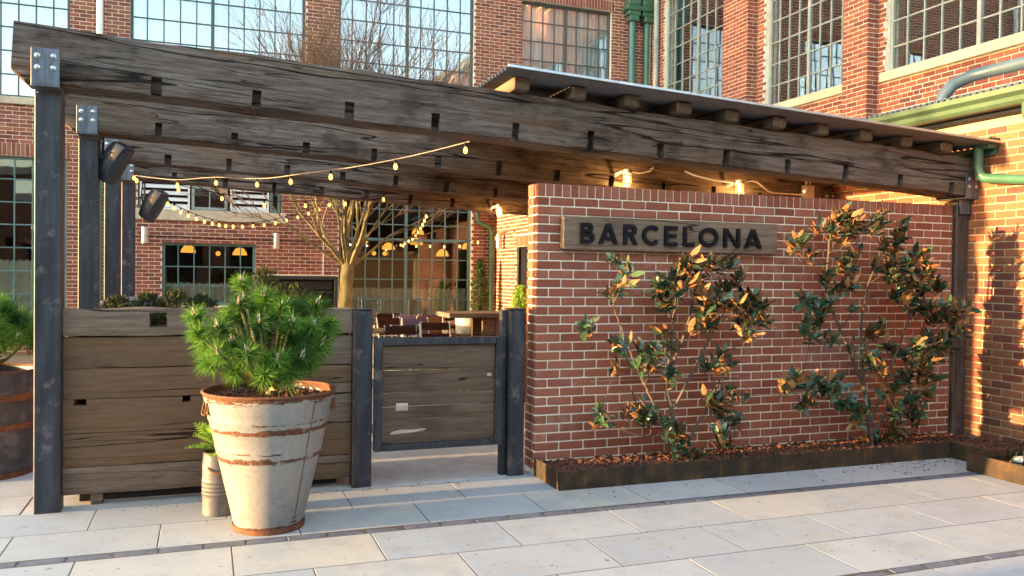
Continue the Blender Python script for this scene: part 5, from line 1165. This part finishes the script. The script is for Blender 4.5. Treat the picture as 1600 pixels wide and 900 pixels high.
def table(x, y, rz, w, d, label, mat='table_top'):
    t = thing('slatted_table', label, 'table', (x, y, 0), 'slatted courtyard tables'); rm = Matrix.Rotation(R(rz), 3, 'Z'); T = lambda *p: Vector((x, y, 0)) + rm @ Vector(p)
    n = int(d / .1)
    for k in range(n): one(lambda m: m.cbox(T(0, -d / 2 + d * (k + .5) / n, .735), (w, d / n - .012, .024), .003, rm), 'table_slat', MT[mat], t)
    one(lambda m: [m.cbox(T(s * (w / 2 - .06), 0, .705), (.03, d - .06, .03), .003, rm) for s in (-1, 1)], 'apron', MT['steel'], t)
    for sx in (-1, 1):
        for sy in (-1, 1): one(lambda m: m.tube([T(sx * (w / 2 - .06), sy * (d / 2 - .06), .70), T(sx * (w / 2 - .04), -sy * (d / 2 - .1), 0)], .013, 6), 'leg', MT['steel'], t)
table(1.95, 10.75, 0, 1.1, .7, 'nearest slatted table, just above the left end of the gate')
table(3.35, 12.1, 8, 1.0, .7, 'slatted table in the middle of the courtyard chairs')
table(3.35, 9.75, 0, .9, .6, 'slatted table seen just above the right end of the gate', 'chair_orange')
for x, y, rz, s, l in ((2.70, 13.2, 180, 'chair_wood', 'dark red chair farthest left, before the restaurant window'), (2.90, 12.75, 175, 'chair_purple', 'left of the two purple chairs at the back'), (3.28, 12.75, 185, 'chair_purple', 'right of the two purple chairs at the back'), (3.72, 12.95, 180, 'chair_wood', 'chair at the back right of the courtyard group'),
                       (2.52, 11.35, 20, 'chair_orange', 'orange brown chair in the middle of the group'), (2.80, 11.2, 5, 'chair_purple', 'purple chair in the middle of the group'), (3.05, 11.6, -10, 'chair_orange', 'orange chair beside the middle table'), (2.25, 10.1, 170, 'chair_orange', 'pale orange chair behind the nearest table'),
                       (2.36, 9.75, 12, 'chair_wood', 'dark brown chair turned away beside the nearest table'), (2.80, 10.25, -4, 'chair_wood', 'dark brown chair with grey legs turned away, centre of the gate opening'), (3.36, 10.85, -75, 'chair_orange', 'orange chair seen from the side near the white pot')):
    chair(x, y, rz, s, l)
t = thing('white_bench', 'long white low planter behind the chairs', 'planter', (3.1, 14.6, 0)); boxo('box', MT['tarp_white'], t, 2.2, 4.1, 14.4, 14.9, .0, .50, .01); boxo('rim', MT['tarp_white'], t, 2.18, 4.12, 14.38, 14.92, .501, .54, .006)
shrub('low_plant', 'small green plant between the chairs and the white pot', (3.72, 11.6, .0), (.2, .2, .8), 300, .08, 'evergreen', 75)
WPOT = Vector((3.10, 9.95, 0)); t = thing('white_pot', 'sunlit cream tapered pot under the timber counter', 'pot', WPOT)
one(lambda m: m.lathe([(.001, .01), (.11, .0), (.115, .02), (.175, .95), (.185, .98), (.165, .98), (.15, .9), (.001, .88)], 28, WPOT), 'body', MT['white_pot'], t, True, WPOT)
one(lambda m: m.lathe([(.156, .70), (.166, .70), (.167, .72), (.157, .72)], 28, WPOT, True), 'hoop', MT['rust'], t, True)
tc = thing('timber_counter', 'timber counter with overhanging top behind the right gate post', 'counter', (3.2, 9.2, 0))
boxo('top', MT['board_grey'], tc, 2.52, 3.75, 8.82, 9.42, 1.0, 1.055, .008)
for k in range(5): boxo('plank', MT['board'], tc, 2.93 + .16 * k, 3.083 + .16 * k, 8.88, 8.92, .02, .998, .005)
boxo('back_panel', MT['board'], tc, 2.94, 3.72, 9.3, 9.34, .02, .998, .005)

# ================================================================ beyond the picture: the building opposite, and trees and a building added for shade
ob = thing('opposite_building', 'brick building on the far side of the plaza, outside the picture', 'building', (0, -22, 0))
MT['far_brick'] = plain('far_brick', (.16, .075, .05), .9, 0, .2, 3, .1)
slab_wall('wall', ob, (30, -22, 0), 180, 66, 6.4, .4, [(2 + 4 * k, 4.4 + 4 * k, 1, 3) for k in range(15)], MT['far_brick'])
boxo('interior', MT['dark'], ob, -36, 30, -24, -23, 0, 6.4, .02); boxo('roof', MT['concrete'], ob, -36, 30, -24.5, -21.8, 6.41, 6.8, .02)
def shade_tree(label, base, h0, h1, rad, seed):  # unseen trees added, crowns set to keep low sun off the tall wing
    rr = random.Random(seed); B = Vector(base); t = thing('added_tree', label, 'tree', base, 'trees added to shade the wing'); tk = MB(); m = MB()
    tk.tube([B, B + Vector((.1, 0, h0 * .6)), B + Vector((0, .1, h0 + 1)), B + Vector((0, 0, h1 - 1))], [.32, .25, .18, .05], 10)
    for k in range(10):
        a = k * 2.4; z = h0 + (h1 - h0) * (.1 + .07 * k); tk.tube([B + Vector((0, 0, z - 1)), B + Vector((math.cos(a) * rad * .8, math.sin(a) * rad * .8, z + .6))], [.09, .03], 6)
    for k in range(9000):
        a = rr.uniform(0, 6.283); q = rr.random() ** .45; z = rr.random(); w = math.sin(math.pi * (.12 + .8 * z)) ** .5 * (.85 + .25 * noise.noise(Vector((a * 2, z * 4, seed))))
        c = B + Vector((rad * w * q * math.cos(a), rad * w * q * math.sin(a), h0 + (h1 - h0) * z)); d = Vector((rr.gauss(0, 1), rr.gauss(0, 1), rr.gauss(0, 1))).normalized(); s_ = d.orthogonal().normalized() * .16
        m.add([c, c + d * .2 + s_, c + d * .42, c + d * .2 - s_], [(0, 1, 2, 3)])
    tk.build('trunk', MT['bark'], t); m.build('crown', MT['evergreen'], t)
for k, (x, y, h0) in enumerate(((-21, 3.0, 6.1), (-22, 8.2, 5.9), (-21, 13.4, 5.9), (-23, -2.5, 6.1))):
    shade_tree(['tree', 'second tree', 'third tree', 'fourth tree'][k] + ' added to the west to shade the factory wing, outside the picture', (x, y, -.05), h0, 12.5, 3.4, k + 3)

lf = thing('added_left_building', 'unseen brick building added left of the plaza to shade the paving', 'building', (-18, 0, 0))  # added out of view to block the low sun from the front paving
slab_wall('wall', lf, (-12, 3.35, 0), 180, 18, 7.0, .4, [(1 + 3 * k, 2.6 + 3 * k, 1, 3) for k in range(5)], MT['far_brick'])
MT_l = boxo('side_wall', MT['far_brick'], lf, -12.4, -12.0, -14, 3.34, 0, 7.0, .02); boxo('roof', MT['concrete'], lf, -30, -11.9, -14, 3.75, 7.01, 7.3, .02)

rr = random.Random(8); cr = MB()
for k in range(150):
    x = rr.choice((rr.uniform(4.6, 5.85), rr.gauss(5.4, .35), rr.uniform(2.4, 5.8), rr.uniform(-.9, 1.9))); x = min(x, 5.87); y = 5.225 - abs(rr.gauss(0, .16)) if x > 2.3 else 5.70 - abs(rr.gauss(0, .05))
    cr.cbox((x, y, .0035), (rr.uniform(.006, .02), rr.uniform(.004, .008), .004), .001, Matrix.Rotation(rr.uniform(0, 3.1), 3, 'Z'))
stuff(tag(cr.build('mulch_crumbs', MT['mulch']), 'scattered crumbs of bark mulch on the paving by the bed', 'mulch'))
